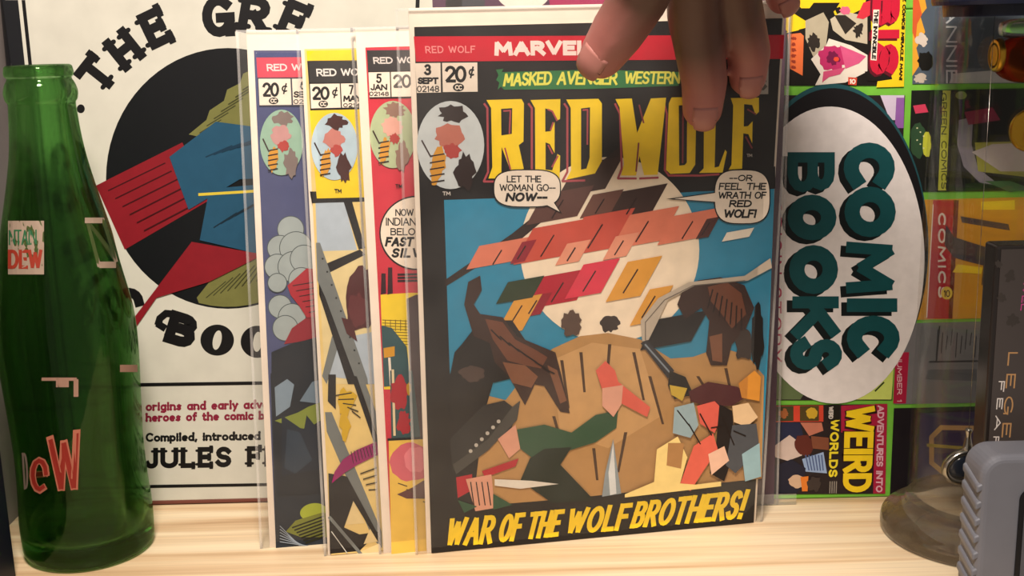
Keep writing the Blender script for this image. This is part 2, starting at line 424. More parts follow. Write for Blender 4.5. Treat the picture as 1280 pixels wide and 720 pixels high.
for i in range(6): da.line('#0f2431', 1.6, (268 + i * 9, 284 - i * 5), (296 + i * 10, 266 - i * 5))
da.build('disc_picture', book, 'plain colour shapes on a black disc')
lt = Print(BK, .02)
def arch(ch, ang, r, w=40, h=46, top=True, wt=12.5, serif=8.5):
    a = radians(ang); x, y = 285 + r * cos(a), 223 - r * sin(a) * 1.0
    rot = (90 - ang) if top else (270 - ang)
    lt.glyph(INK, ch, x, y, w, h, rot, wt, serif=serif)
arch('T', 141.5, 209, 38, 48, wt=11.5, serif=11.5); arch('H', 128.8, 207, 35, 48, wt=11.5, serif=10.5); arch('E', 115.6, 209, 33, 48, wt=11.5, serif=11)
arch('G', 93.4, 203, 41, 52, wt=12.5, serif=10); arch('R', 80.6, 207, 39, 48, wt=12, serif=11); arch('E', 67.3, 214, 34, 48, wt=11.5, serif=11)
lt.ell(INK, 101, 136, 5, 5.5)
for ch, a in (('C', 171), ('O', 187), ('M', 205), ('I', 219), ('C', 231)):
    arch(ch, a, 201, 14 if ch == 'I' else 36, 42, False, 12)
Zb = zoom(170, 380, 7.2)
arch('B', 253, 198, 38, 42, False, 13, 7)
lt.line(INK, 9, *[Zb(*p) for p in [(330, 90), (270, 85), (215, 130), (200, 180), (240, 205)]])
for x0, x1, y0, y1, sk in ((580, 882, 185, 465, .16), (942, 1245, 195, 485, .08)):
    m_, h_, w_ = (x0 + x1) / 2, (y1 - y0) / 2, (x1 - x0) / 2; yc = (y0 + y1) / 2
    lt.put([[Zb(m_ + w_ * cos(t), yc + h_ * sin(t)) for t in [2 * pi * i / 36 for i in range(36)]]], INK)
    lt.put([[Zb(m_ + w_ * .26 * cos(t) - sk * h_ * .62 * sin(t), yc + h_ * .62 * sin(t)) for t in [2 * pi * i / 24 for i in range(24)]]], WHITE)
lt.build('arched_title', book)
l2 = Print(BK, .02)
MAR = '#7d1a34'
l2.text(MAR, 'origins and early adve', ((182, 502), (336, 499), (336, 511), (182, 514)), 2.6, serif=1.9, gap=.27)
l2.text(MAR, 'heroes of the comic bo', ((182, 516), (339, 513), (339, 524.5), (182, 527.5)), 2.6, serif=1.9, gap=.27)
l2.text(INK, 'Compiled, introduced a', ((182, 541), (340, 538.5), (340, 550), (182, 552.5)), 2.7, serif=1.9, gap=.25)
l2.text(INK, 'JULES FE', ((181, 560), (350, 557), (350, 583), (181, 586)), 6.2, serif=6, gap=.36)
l2.build('cover_lettering', book)

# ================================================================= BAGGED COMICS
FILM = film('bag_film', .022, .4, .14)
EDGE = film('bag_edge', .14, .6, .16)
BOARD = mat('#eadbc8', .75, 'paper'); PAGES = mat('#d9cdb4', .85, 'paper')
CREAM = '#e6d7c4'; BLACK = '#1c1919'; RED = '#c4162c'; YEL = '#f2cf1e'; SKY = '#2f86a6'

def comic(plane, base, label, w=171, h=260, board=(-2.5, -.5, 173.5, 268), sleeve=(-7, -.3, 176, 268), spine='#e9dcc8'):
    t = thing('bagged_comic_book', label, 'comic book', plane.at(w / 2, 0), 'comic books in plastic sleeves')
    def part(u0, v0, u1, v1, d0, d1, m, name):
        b = MB(); plane.box(b, u0, v0, u1, v1, d0, d1, m); return b.build(name, t)
    part(0, 0, w, h, -.25, 0, mat(base, .4), 'cover')
    part(.3, .4, w - .5, h - .4, -1.2, -.27, PAGES, 'page_block')
    part(board[0], board[1], board[2], board[3], -1.9, -1.25, BOARD, 'backing_board')
    # sleeve: front and back film joined round the edge, gently rippled
    s0, v0, s1, v1 = sleeve; b = MB(); nu, nv = 14, 20; vs = []; fs = []
    for side in (1, 0):
        for j in range(nv + 1):
            for i in range(nu + 1):
                u = s0 + (s1 - s0) * i / nu; v = v0 + (v1 - v0) * j / nv
                rim = min(min(i, nu - i) / 1.0, min(j, nv - j) / 1.0, 1)
                d = (1.42 + .1 * sin(u * .09 + v * .05) * sin(v * .045)) * rim if side else -1.55 * rim - .5
                if side: d += -.45 * (1 - rim)
                vs.append(plane.at(u, v, d))
    k = (nu + 1) * (nv + 1)
    for j in range(nv):
        for i in range(nu):
            a = j * (nu + 1) + i
            fs.append((a, a + 1, a + nu + 2, a + nu + 1)); a += k; fs.append((a, a + nu + 1, a + nu + 2, a + 1))
    b.mesh(vs, fs, FILM); b.build('plastic_sleeve', t, smooth=True)
    e = MB()
    plane.box(e, s0 - .1, v0, s0 + 1.2, v1, -.6, -.3, EDGE); plane.box(e, s1 - 1.2, v0, s1 + .1, v1, -.6, -.3, EDGE)
    plane.box(e, s0, v1 - 1.2, s1, v1, -.6, -.3, EDGE)
    e.build('sleeve_seam', t)
    return t

def corner_figure(pr, cx, cy, rx, ry, disc, hair, skin, k=1.0):
    """price-corner emblem: pale disc with a plain cluster of colour patches"""
    pr.ell(disc, cx, cy, rx, ry)
    pr.blob(hair, cx + 2 * k, cy - ry * .72, rx * .55, ry * .28, .45)
    pr.blob(skin, cx - 1 * k, cy - ry * .22, rx * .52, ry * .34, .3)
    pr.blob('#a8403a', cx + 2, cy + ry * .12, rx * .3, ry * .2, .4)
    pr.blob('#c98d2c', cx - rx * .38, cy + ry * .48, rx * .25, ry * .5, .4, rot=8)
    pr.blob(hair, cx + rx * .42, cy + ry * .62, rx * .36, ry * .5, .4)
    for i in range(5): pr.line('#241512', 1.6, (cx - rx * .6, cy + ry * (.25 + .15 * i)), (cx - rx * .2, cy + ry * (.2 + .15 * i)))
    pr.line('#3a2a26', 1.6, (cx - rx * .85, cy - ry * .1), (cx - rx * .6, cy + ry * .25))

# ---- back left: blue cover
P6 = Plane((-124.6, 567, .5), .14, radians(3), radians(-1.29))
c6 = comic(P6, '#4a4f72', 'bagged comic with pink-red top strip and grey cloud puffs, leftmost of four', h=250.4, board=(-3.2, -.6, 173, 260), sleeve=(-8, -.4, 176, 260))
a = Print(P6)
Z5 = zoom(300, 240, 3.0); Z6 = zoom(300, 470, 2.88)
a.rect('#c9c4cf', 320, 66, 380, 66.5)
a.poly('#232a33', (338, 470), (420, 455), (420, 690), (345, 690))
GRC = '#9aa3a0'
for x, y, r in ((190, 140, 48), (150, 210, 46), (210, 210, 60), (140, 280, 46), (200, 280, 56), (140, 340, 34), (240, 250, 50), (150, 430, 42), (195, 470, 50), (170, 510, 46), (230, 330, 46)):
    X, Y = Z5(x, y); a.ell('#4a5252', X, Y, r / 3 + 1, r / 3 + 1); a.ell(GRC, X, Y, r / 3, r / 3)
a.poly('#a5222e', (178, 350), (250, 285), (300, 290), (300, 470), (250, 470), (225, 430), (190, 385), Z=Z5)
a.poly('#8a1b28', (165, 570), (195, 510), (250, 470), (300, 470), (300, 540), (230, 560), Z=Z5)
for i in range(6): a.line('#3a0d14', 1.2, Z5(200 + i * 12, 350 + i * 20), Z5(290, 335 + i * 22))
a.poly('#1a1f26', (118, 600), (200, 565), (300, 545), (310, 720), (118, 720), Z=Z5)
a.poly('#1b2027', (110, -10), (300, -60), (330, 420), (134, 430), Z=Z6)
a.poly('#7e8f9c', (125, 40), (170, 10), (195, 30), (180, 110), (130, 145), Z=Z6)
a.poly('#6d7e8b', (215, 90), (260, 20), (300, 10), (300, 100), Z=Z6)
a.poly('#7f8a34', (125, 160), (210, 130), (245, 110), (300, 90), (305, 150), (240, 190), (180, 180), Z=Z6)
a.poly('#1b2430', (150, 140), (230, 195), (240, 140), (300, 215), (300, 330), (150, 360), Z=Z6)
a.poly('#2c3947', (170, 190), (215, 200), (260, 300), (200, 350), (160, 330), Z=Z6)
a.ell('#a9b437', 392, 640, 17, 11, -8)
a.poly('#7c8130', (165, 560), (200, 520), (300, 490), (322, 500), (322, 580), (220, 580), Z=Z6)
for i in range(7): a.line('#20220f', 1.8, Z6(190 + i * 8, 545 + i * 9), Z6(300, 505 + i * 12))
for i in range(6): a.line('#8d98a3', 1.0, Z6(145, 540 + i * 11), Z6(215 + i * 6, 610))
a.rect('#3c4470', 321, 66, 379, 71.5)
a.build('artwork', c6)
h = Print(P6, .3)
h.poly('#cf4254', (320.5, 72), (380, 71.5), (380, 96.5), (322, 97))
h.text('#eec9c4', 'RED WOLF', ((333, 80), (402, 79), (402, 88), (334, 89)), 1.7)
h.poly('#3a3a48', (322, 97), (404, 97), (404, 133), (324, 133)); 
h.poly(CREAM, (323, 98.5), (363, 98.5), (364.5, 131), (324.5, 131.5)); h.poly(CREAM, (365, 98.5), (402, 98), (403, 130.5), (366.5, 131))
h.trect(INK, '20', 328, 103, 349, 121, 3.2, gap=.16); h.trect(INK, '\u00a2', 352, 104, 360, 119, 1.8)
h.ell(INK, 342, 126, 6, 4.2); h.trect(CREAM, 'CC', 338, 123.2, 346, 128.6, 1.2)
h.trect(INK, '6', 375, 100, 382, 112, 2); h.trect(INK, 'SEPT', 367, 114, 395, 122, 1.8); h.trect(INK, '02148', 367, 124, 396, 130, 1)
h.build('header_strip', c6)
f = Print(P6, .62); corner_figure(f, 352, 178, 27, 41, '#8fae98', '#7b6c66', '#b98a86'); f.build('corner_emblem', c6)

# ---- second: yellow top, girders
P7 = Plane((-94.6, 555.9, .5), .163, radians(3), radians(-.47))
c7 = comic(P7, '#dcc07a', 'bagged comic with yellow top strip and grey steel girders on its cover', h=250.6, board=(-1.6, -.6, 173, 259.5), sleeve=(-3.5, -.4, 176, 260))
a = Print(P7)
a.poly('#a9b4bc', (283, 40), (390, 35), (440, 220), (290, 222), Z=Z5)
a.poly('#d8c48e', (290, 222), (520, 215), (530, 480), (520, 720), (320, 720), Z=Z5)
a.poly(BLACK, (262, -2), (530, -2), (530, 34), (270, 42), Z=Z5)
GIR = '#6f7370'
a.poly(BLACK, (388, 35), (420, 35), (470, 210), (445, 215), Z=Z5)
a.poly(BLACK, (320, 270), (450, 215), (470, 235), (330, 305), Z=Z5)
a.poly('#a9b4bc', (420, 540), (520, 520), (520, 720), (440, 720), Z=Z5)
a.poly('#a9b4bc', (320, 690), (365, 560), (395, 640), (400, 700), Z=Z5)
a.poly(GIR, (308, 690), (345, 540), (375, 555), (325, 720), Z=Z5)
a.poly(GIR, (285, 190), (300, 190), (478, 700), (480, 720), (430, 720), (290, 330), Z=Z5)
a.poly(BLACK, (295, 340), (320, 395), (440, 720), (405, 720), (297, 385), Z=Z5)
for i in range(9): a.ell('#2b2d2c', *Z5(310 + i * 17, 250 + i * 49), 1.3, 1.3, n=8)
a.blob('#4a1a1c', *Z5(455, 400), 21, 48, .3, rot=6)
a.blob('#5e2628', *Z5(440, 440), 14, 24, .35)
a.poly('#4a1a1c', (380, 470), (420, 480), (440, 560), (400, 530), Z=Z5)
# lower half
a.poly(BLACK, (318, -6), (345, -6), (345, 120), (316, 90), Z=Z6)
a.poly(GIR, (306, 130), (330, 130), (510, 560), (512, 620), (480, 590), (312, 200), Z=Z6)
a.poly(BLACK, (400, 0), (420, 0), (510, 260), (510, 320), Z=Z6)
a.poly(GIR, (420, 0), (442, 0), (512, 190), (512, 260), Z=Z6)
a.blob('#c9a21e', *Z6(380, 90), 16, 20, .5, n=18); a.blob('#c9a21e', *Z6(380, 180), 9, 20, .5, n=16)
for i in range(5): a.line('#2a2410', 1.4, Z6(340 + i * 16, 70 + i * 14), Z6(400 + i * 8, 60 + i * 22))
a.poly(BLACK, (318, 350), (380, 360), (415, 430), (375, 545), (430, 570), (500, 560), (430, 630), (324, 640), Z=Z6)
a.poly('#dcc58e', (408, 450), (450, 530), (380, 535), Z=Z6); a.poly('#dcc58e', (470, 545), (500, 595), (445, 605), Z=Z6)
a.poly('#dcc58e', (380, 655), (505, 600), (508, 635), Z=Z6)
a.poly(BLACK, (360, 370), (385, 360), (508, 590), (505, 610), Z=Z6)
a.line(GIR, 4, Z6(324, 510), Z6(432, 636)); a.line('#c8c8c0', 1, Z6(330, 560), Z6(385, 636))
a.poly('#8f1a5c', (330, 385), (340, 345), (370, 300), (420, 265), (490, 235), (500, 280), (420, 320), (380, 345), Z=Z6)
for i in range(8): a.line('#3d0a28', 1, Z6(400 + i * 11, 272 - i * 3), Z6(408 + i * 11, 312 - i * 5))
for i in range(4): a.line('#2a2410', 1.5, Z6(435 + i * 10, 350 + i * 20), Z6(490, 330 + i * 26))
a.build('artwork', c7)
h = Print(P7, .3)
h.poly('#e3c21f', (383, 63.5), (470, 61.5), (470, 75), (384, 76))
h.poly('#262424', (384, 76.5), (470, 76), (470, 103), (386, 104))
h.text('#d8d0c8', 'RED WOLF', ((395, 86), (463, 85), (463, 94.5), (396, 95.5)), 1.8)
h.poly('#e3c21f', (387, 138), (470, 136), (478, 246), (396, 248))
h.poly(INK, (386, 103), (470, 102), (472, 136), (388, 138))
h.poly(CREAM, (387.5, 105), (424.5, 104.5), (426, 134.5), (389, 135.5)); h.poly(CREAM, (426, 104.5), (468, 103.5), (469, 133.5), (427.5, 134.5))
h.trect(INK, '20', 390, 108, 412, 125, 3.2, gap=.16); h.trect(INK, '\u00a2', 415, 109, 423, 124, 1.8)
h.ell(INK, 404, 130, 6, 4.2); h.trect(CREAM, 'CC', 400, 127.2, 408, 132.6, 1.2)
h.trect(INK, '7', 436, 106, 442, 118, 2); h.trect(INK, 'MAY', 429, 119, 452, 127, 2); h.trect(INK, '02148', 429, 129, 456, 134, 1)
h.build('header_strip', c7)
f = Print(P7, .62); corner_figure(f, 418, 183, 29, 42, '#a9bcc4', '#42201c', '#b9756a'); f.trect(INK, 'TM', 418, 236, 427, 241, 1); f.build('corner_emblem', c7)

# ---- third: red cover with balloon
P5 = Plane((-64, 556.9, .5), .163, radians(3), 0)
c5 = comic(P5, '#c3303f', 'bagged red comic with round speech balloon and yellow bottom, directly behind the front comic', h=250.6, board=(-4.2, -.6, 173, 259.5), sleeve=(-6.5, -.4, 176, 260))
a = Print(P5)
a.poly('#e6c62c', (527, 385), (640, 378), (700, 378), (700, 740), (540, 740), Z=Z5)
for i in range(9): a.line('#6d5a12', .9, Z5(535, 480 + i * 11), Z5(640, 484 + i * 11))
for i in range(5): a.line('#6d5a12', .9, Z5(545 + i * 19, 480), Z5(545 + i * 19, 520))
a.poly('#2f4f52', (530, 500), (570, 510), (625, 580), (640, 720), (540, 730), Z=Z5)
a.poly('#3b1f22', (625, 400), (660, 385), (700, 385), (700, 740), (640, 740), Z=Z5)
for x, y0 in ((530, 305), (555, 283)): a.poly('#33131b', (x, y0), (x + 16, y0), (x + 18, 380), (x - 2, 385), Z=Z5)
for i in range(3): a.line('#33131b', 3, Z5(595, 310 + i * 12), Z5(690, 308 + i * 12))
a.poly('#c98f1e', (538, 585), (580, 578), (580, 615), (540, 622), Z=Z5); a.line('#e6d7c4', 3, Z5(560, 625), Z5(566, 720))
a.poly('#2d4a4c', (540, -20), (640, -20), (650, 225), (545, 225), Z=Z6)
a.line('#d9c49a', 3, Z6(550, -20), Z6(556, 210))
a.poly('#3b1f22', (620, -20), (700, -20), (700, 225), (650, 225), Z=Z6)
a.blob('#a31e28', *Z6(575, 60), 14, 24, .4); a.blob('#a31e28', *Z6(590, 170), 10, 18, .4); a.blob('#b58b1c', *Z6(607, 45), 3.5, 9, .3)
a.poly('#e0b94e', (535, 228), (700, 222), (700, 660), (545, 645), Z=Z6)
a.line(INK, 3, Z6(535, 228), Z6(700, 220))
a.blob('#c9606a', *Z6(610, 310), 28, 26, .14); a.blob('#dc7d84', *Z6(630, 300), 16, 18, .2)
a.poly('#5b3432', (565, 425), (620, 400), (660, 375), (700, 370), (700, 440), (600, 440), Z=Z6)
for i in range(4): a.line('#4a3a1a', 1.2, Z6(570 + i * 30, 385 + i * 22), Z6(600 + i * 30, 395 + i * 22))
a.build('artwork', c5)
h = Print(P5, .3)
h.poly('#b83048', (458, 61.5), (540, 60.5), (540, 62.5), (458, 63))
h.poly('#2b2727', (458.5, 63), (540, 62), (540, 88), (460, 89))
h.text('#c9c0b8', 'RED WOLF', ((466, 71.5), (532, 70.5), (532, 79), (467, 80)), 1.7)
h.poly(INK, (460, 89), (540, 88), (540, 122), (462, 123))
h.poly(CREAM, (460.5, 90.5), (487, 90), (488, 121), (462, 121.5)); h.poly(CREAM, (488.5, 90), (540, 89), (540, 120), (489.5, 121))
h.trect(INK, '5', 470, 92, 477, 104, 2.2); h.trect(INK, 'JAN', 463, 105, 484, 113, 1.8); h.trect(INK, '02148', 461.5, 114.5, 486, 120, 1)
h.trect('#56524e', '20', 491, 93, 514, 110, 3, gap=.16); h.trect('#56524e', '\u00a2', 517, 94, 525, 108, 1.8)
h.build('header_strip', c5)
f = Print(P5, .62); corner_figure(f, 491, 168, 29, 42, '#a9b58c', '#8d6f5f', '#d4a08f'); f.trect(INK, 'TM', 494, 230, 503, 235, 1); f.build('corner_emblem', c5)
sb = Print(P5, .3)
sb.ell(INK, 521, 291, 47, 46.5, 0, 48); sb.ell('#e8d8c2', 521, 291, 45.2, 44.7, 0, 48)
for s_, q, w_ in (('NOW', (494, 261, 517, 270), 1.4), ('INDIAN', (482, 272, 520, 282), 1.4), ('BELO', (488, 285, 519, 294), 1.4)):
    sb.trect(INK, s_, *q, w_)
sb.trect(INK, 'FAST', 482, 296, 517, 308, 2.8, slant=.2, gap=.3); sb.trect(INK, 'SILV', 490, 310, 526, 322, 2.8, slant=.2, gap=.34)
sb.build('speech_balloon', c5)

# ---- front comic
P3 = Plane((-43.94, 555.34, .5), .1637, -.082, -.0015)
c3 = comic(P3, BLACK, 'bagged comic with black border, blue sky and cream moon, held by the hand', w=170.5, h=260, board=(-2.2, -1, 172, 268), sleeve=(-8, -.3, 175.5, 268))
a = Print(P3)
Za = zoom(520, 220, 3.0); Zr = zoom(740, 220, 3.0); Zl = zoom(530, 440, 2.77); Zq = zoom(740, 440, 2.77)
TAN = '#b58a55'; DBR = '#38231d'; BRN = '#6b3f2c'
a.put([[(555, 250), (800, 242), (968, 236), (962, 400), (952, 598), (575, 634), (562, 460)]], SKY)
a.poly(BLACK, (800, 212), (969, 208), (969, 236), (893, 238), (800, 244))
a.ell('#efdcc0', 762, 312, 112, 116, 0, 64)
# plain stand-in for the scene: a shard burst over a rocky mound
a.poly(TAN, (575, 634), (572, 560), (600, 492), (632, 500), (655, 470), (690, 436), (725, 420), (760, 416), (800, 424), (838, 448), (866, 446), (900, 434), (934, 444), (955, 470), (952, 598), (700, 624))
a.poly('#c79c66', (690, 450), (740, 428), (800, 436), (826, 520), (760, 560), (700, 540))
for x, y, dx, dy in ((700, 450, 10, 60), (724, 440, 6, 50), (760, 430, -4, 70), (790, 440, 14, 60), (690, 520, 16, 50), (810, 470, 18, 60), (640, 520, -10, 40), (870, 470, 20, 30), (905, 460, 10, 40), (740, 560, 6, 40), (780, 540, -8, 50)):
    a.poly('#4a3220', (x, y), (x + 4, y), (x + dx + 2, y + dy), (x + dx - 1, y + dy))
# long dark pole
a.poly('#2f211e', (556, 350), (640, 292), (786, 174), (790, 182), (650, 300), (557, 358))
# central cluster of slanted shards
SK1, SK2 = '#c4503f', '#d87a5e'
def shard(col, x, y, w, h, k=.55): a.poly(col, (x - w / 2 + k * h / 2, y - h / 2), (x + w / 2 + k * h / 2, y - h / 2 - w * .18), (x + w / 2 - k * h / 2, y + h / 2 - w * .18), (x - w / 2 - k * h / 2, y + h / 2))
shs = [('#3d2823', 738, 226, 52, 36), ('#5b3a33', 700, 262, 56, 34), ('#3d2823', 792, 258, 58, 30), ('#6a453a', 752, 258, 34, 26),
       (SK2, 624, 322, 58, 26), (SK1, 688, 308, 60, 40), (SK1, 748, 296, 56, 44), (SK2, 806, 290, 54, 38), (SK2, 862, 288, 54, 32), ('#e09476', 716, 318, 26, 24), ('#e09476', 776, 310, 26, 26),
       ('#8f2230', 654, 316, 16, 24), ('#4a2420', 884, 286, 14, 22), ('#b01a30', 700, 366, 56, 36), ('#d6344a', 740, 352, 40, 38), ('#8f1428', 668, 384, 26, 24),
       ('#d99a3c', 792, 352, 38, 44), ('#d99a3c', 814, 384, 26, 40), ('#d99a3c', 648, 396, 30, 40), ('#2c3a24', 650, 366, 40, 24), (BLACK, 842, 418, 56, 34), ('#e8dcc8', 922, 296, 30, 10)]
for c_, x, y, w_, h_ in shs: shard(c_, x, y, w_ * 1.14, h_ * 1.14)
for c_, x, y, w_, h_ in shs[1:19]:
    a.line('#2a1613', 1.6, (x + .1 * h_, y - h_ * .35), (x - .3 * h_, y + h_ * .3))
# dark boulders and scrub, left and right
a.poly(BLACK, (577, 430), (600, 400), (640, 400), (660, 430), (650, 470), (616, 478), (604, 520), (590, 640), (560, 640), (562, 470), (568, 440))
a.poly(DBR, (585, 352), (600, 344), (602, 362), (592, 380), (600, 392), (628, 396), (646, 420), (670, 430), (694, 440), (702, 470), (712, 516), (700, 514), (680, 482), (668, 480), (656, 506), (636, 470), (618, 452), (612, 428), (592, 420), (580, 380))
a.poly(BRN, (606, 398), (628, 402), (644, 424), (668, 436), (684, 446), (676, 460), (656, 456), (634, 450), (616, 424))
a.poly('#7c5038', (628, 452), (656, 456), (672, 470), (664, 484), (640, 478))
a.poly('#7c5038', (684, 456), (696, 462), (708, 500), (700, 504))
a.poly(DBR, (852, 364), (872, 350), (900, 346), (930, 356), (942, 384), (930, 414), (914, 430), (908, 456), (888, 456), (882, 440), (886, 400), (876, 384), (856, 398), (846, 380))
a.poly(BRN, (884, 358), (908, 352), (926, 366), (932, 392), (914, 410), (900, 390), (888, 376)); a.poly('#7c5038', (886, 420), (902, 416), (902, 452), (890, 450))
for i in range(7): a.line('#20130f', 1.8, (890 + i * 6, 362 + i * 4), (884 + i * 7, 384 + i * 5))
for i in range(7): a.line('#20130f', 1.8, (614 + i * 11, 412 + i * 8), (626 + i * 11, 424 + i * 7))
a.blob('#5a463c', 714, 404, 15, 18, .35); a.blob('#3a2f2b', 762, 405, 14, 12, .4); a.blob('#4a3a34', 590, 466, 18, 12, .3)
a.blob('#3a2f2b', 930, 432, 14, 22, .35); a.blob(BLACK, 946, 420, 9, 46, .3)
a.put([[(802, 426), (800, 400), (822, 372), (860, 352), (930, 344), (962, 322), (964, 334), (934, 350), (868, 356), (834, 374), (822, 400), (810, 424)]], '#b9ab98')
a.line('#6d6257', 1.2, (806, 424), (806, 402), (830, 374), (866, 356), (930, 350))
a.poly('#2b2b30', (800, 428), (808, 424), (842, 462), (834, 472)); a.line('#7f8a94', 2, (806, 430), (836, 464))
# lower colour patches
a.poly('#2b2a2a', (562, 548), (604, 506), (630, 500), (646, 512), (636, 540), (600, 560), (566, 590))
a.poly('#45433f', (566, 580), (610, 548), (640, 508), (650, 500), (646, 524), (610, 562), (570, 592))
for i in range(6): a.ell('#b9b3a8', 588 + i * 7, 563 - i * 7.4, 2.4, 2.4, n=12)
a.poly('#2c5138', (646, 536), (680, 530), (714, 540), (744, 518), (772, 512), (770, 534), (744, 552), (712, 562), (690, 584), (668, 574), (650, 560))
a.poly('#16241a', (680, 560), (714, 558), (700, 580), (742, 624), (690, 628), (650, 600), (662, 572))
a.poly('#d59a80', (622, 548), (644, 530), (650, 560), (636, 572)); a.poly('#b0202e', (602, 588), (648, 572), (644, 582), (606, 596)); a.poly('#b0202e', (570, 596), (590, 592), (590, 612), (572, 622))
a.poly('#d59a80', (582, 598), (614, 592), (618, 634), (594, 638)); a.poly('#2c5138', (572, 624), (596, 632), (580, 640)); a.poly('#2c5138', (616, 616), (640, 630), (616, 636))
a.poly('#ddd6c9', (618, 598), (664, 600), (698, 604), (650, 610), (618, 606))
a.poly('#d9604f', (744, 462), (756, 450), (768, 462), (772, 476), (812, 508), (808, 520), (770, 500), (752, 486))
a.poly('#d9a088', (752, 484), (778, 480), (776, 504), (766, 520), (752, 506))
a.poly('#141212', (836, 462), (856, 470), (866, 492), (842, 498), (834, 480)); a.poly('#c7a83c', (836, 480), (858, 484), (852, 500), (838, 492))
a.poly('#4e1820', (860, 488), (884, 476), (920, 482), (936, 492), (914, 506), (880, 506), (862, 500))
a.poly('#cf8a34', (922, 478), (942, 462), (950, 470), (948, 500), (926, 496))
a.poly('#9db6bd', (842, 508), (866, 502), (872, 530), (862, 546), (840, 540)); a.poly('#c9584a', (870, 506), (892, 500), (904, 512), (892, 540), (874, 528))
a.poly('#1b1516', (898, 504), (914, 512), (918, 560), (904, 600), (886, 590), (894, 552))
a.poly('#d8b88e', (914, 506), (934, 502), (946, 520), (932, 532), (916, 526)); a.poly('#4a4d52', (914, 530), (944, 528), (948, 560), (918, 590), (906, 580))
a.poly('#8fb0b8', (926, 566), (948, 552), (950, 594), (930, 600)); a.poly('#d3604e', (866, 556), (890, 540), (896, 560), (876, 590), (862, 612), (848, 606))
a.poly('#dfc57e', (820, 560), (846, 544), (858, 570), (848, 606), (816, 606)); a.poly('#a3784a', (834, 552), (854, 552), (850, 584), (832, 580))
a.poly('#dfb59b', (884, 566), (904, 556), (910, 574), (888, 592)); a.poly('#dfc57e', (780, 616), (818, 600), (868, 604), (900, 600), (900, 606), (780, 620))
a.poly('#8e9aa0', (766, 548), (772, 590), (776, 616), (752, 620), (756, 590)); a.poly('#d8dcdc', (766, 552), (770, 616), (762, 618), (760, 590))
for i in range(6): a.line('#1b1110', 1.6, (846 + i * 14, 512 + (i * 17) % 30), (860 + i * 14, 530 + (i * 23) % 34))
for i in range(4): a.line('#1b1110', 1.4, (588 + i * 7, 602), (592 + i * 7, 630))
a.build('artwork', c3)
# header
h = Print(P3, .3)
h.poly(RED, (517, 45.5), (980, 43.5), (978.5, 73.5), (520, 77))
h.text('#e88a88', 'RED WOLF', ((531, 57.5), (594, 57), (594, 66), (532, 66.5)), 1.5, gap=.3)
h.text('#f0d8cc', 'MARVEL', ((617, 51), (737, 50.5), (737, 69), (618, 69.5)), 5.4, gap=.3)
h.text('#f0d8cc', 'P', ((944, 48.5), (957, 48.5), (957, 65), (944, 65)), 4.4)
h.put([[(620, 87), (629, 86), (627, 90), (740, 87), (822, 89), (850, 90), (848, 107), (740, 111), (630, 112), (626, 108), (622, 112), (624, 103), (620, 100), (623, 94)]], '#2f7440')
h.text('#e6e05a', 'MASKED', ((630, 91), (690, 89), (690, 106), (629, 108)), 2.9, gap=.24, slant=.08)
h.text('#e6e05a', 'AVENGER', ((697, 89), (772, 89), (772, 106), (696, 106)), 2.9, gap=.22, slant=.08)
h.text('#e6e05a', 'WESTERN', ((781, 89), (850, 89), (850, 105), (780, 105)), 2.6, gap=.2, slant=.08)
h.build('header_strip', c3)
pb = Print(P3, .3)
ib = Print(P3, .3); ib.poly(CREAM, (519, 79), (550.5, 78.5), (551, 115.5), (521, 116)); pb.poly(CREAM, (552.5, 78.5), (596.5, 78), (597, 114.5), (553.5, 115))
ib.trect(INK, '3', 530, 80, 539, 94, 3.0); ib.trect(INK, 'SEPT', 522, 96.5, 548, 105, 2.3); ib.trect(INK, '02148', 521, 107, 549, 115, 1.2); ib.build('issue_box', c3)
pb.trect(INK, '20', 556, 82, 583, 103, 3.8, gap=.14); pb.trect(INK, '\u00a2', 585.5, 83, 593.5, 99, 2)
pb.ell(INK, 573, 109, 7, 5); pb.trect(CREAM, 'CC', 568.5, 106, 577.5, 112, 1.3)
st_ = Print(P3, .3); st_.poly('#a9a197', (937, 80.5), (960.5, 80), (960, 117.5), (937, 118))
for i in range(4): st_.line('#4a453f', 1.5, (940, 85 + i * 5.5), (957, 85 + i * 5.5))
st_.poly('#5d574f', (942, 106), (954, 103), (959, 108), (954, 113), (942, 111)); st_.build('approval_stamp', c3)
pb.build('price_box', c3)
f = Print(P3, .62); corner_figure(f, 563, 181, 42, 55, '#bfc4c2', '#2b1d1b', '#b56a58', 1.3)
f.trect('#c8bfb5', 'TM', 553, 239, 563, 244, 1); f.build('corner_emblem', c3)
# masthead letters
tl = Print(P3, .3)
R1 = zoom(590, 100, 5.144); W1 = zoom(750, 100, 3.79); PK = '#a8484f'; LG = '#f1cd22'
for L in ([(80, 155), (98, 180), (103, 590), (75, 652), (230, 652)], [(365, 155), (384, 180), (384, 590), (360, 650)], [(595, 155), (612, 180), (612, 590), (580, 650), (720, 645)]):
    tl.line(PK, 2.6, *L, Z=R1)
for L in ([(72, 115), (94, 160), (102, 420), (84, 466), (168, 466)], [(190, 466), (272, 462)], [(305, 120), (316, 160), (306, 425), (325, 452), (462, 452)], [(470, 452), (560, 446)], [(606, 438), (650, 436)]):
    tl.line(PK, 2.6, *L, Z=W1)
tl.poly(LG, (92, 128), (318, 122), (333, 150), (330, 395), (300, 418), (332, 570), (250, 590), (190, 430), (188, 590), (205, 632), (105, 632), (130, 560), (122, 180), Z=R1)
tl.poly(LG, (375, 128), (567, 122), (565, 250), (540, 262), (515, 195), (470, 182), (470, 332), (505, 328), (530, 268), (530, 470), (498, 410), (472, 400), (472, 575), (515, 580), (548, 475), (566, 485), (562, 636), (388, 640), (406, 580), (404, 180), Z=R1)
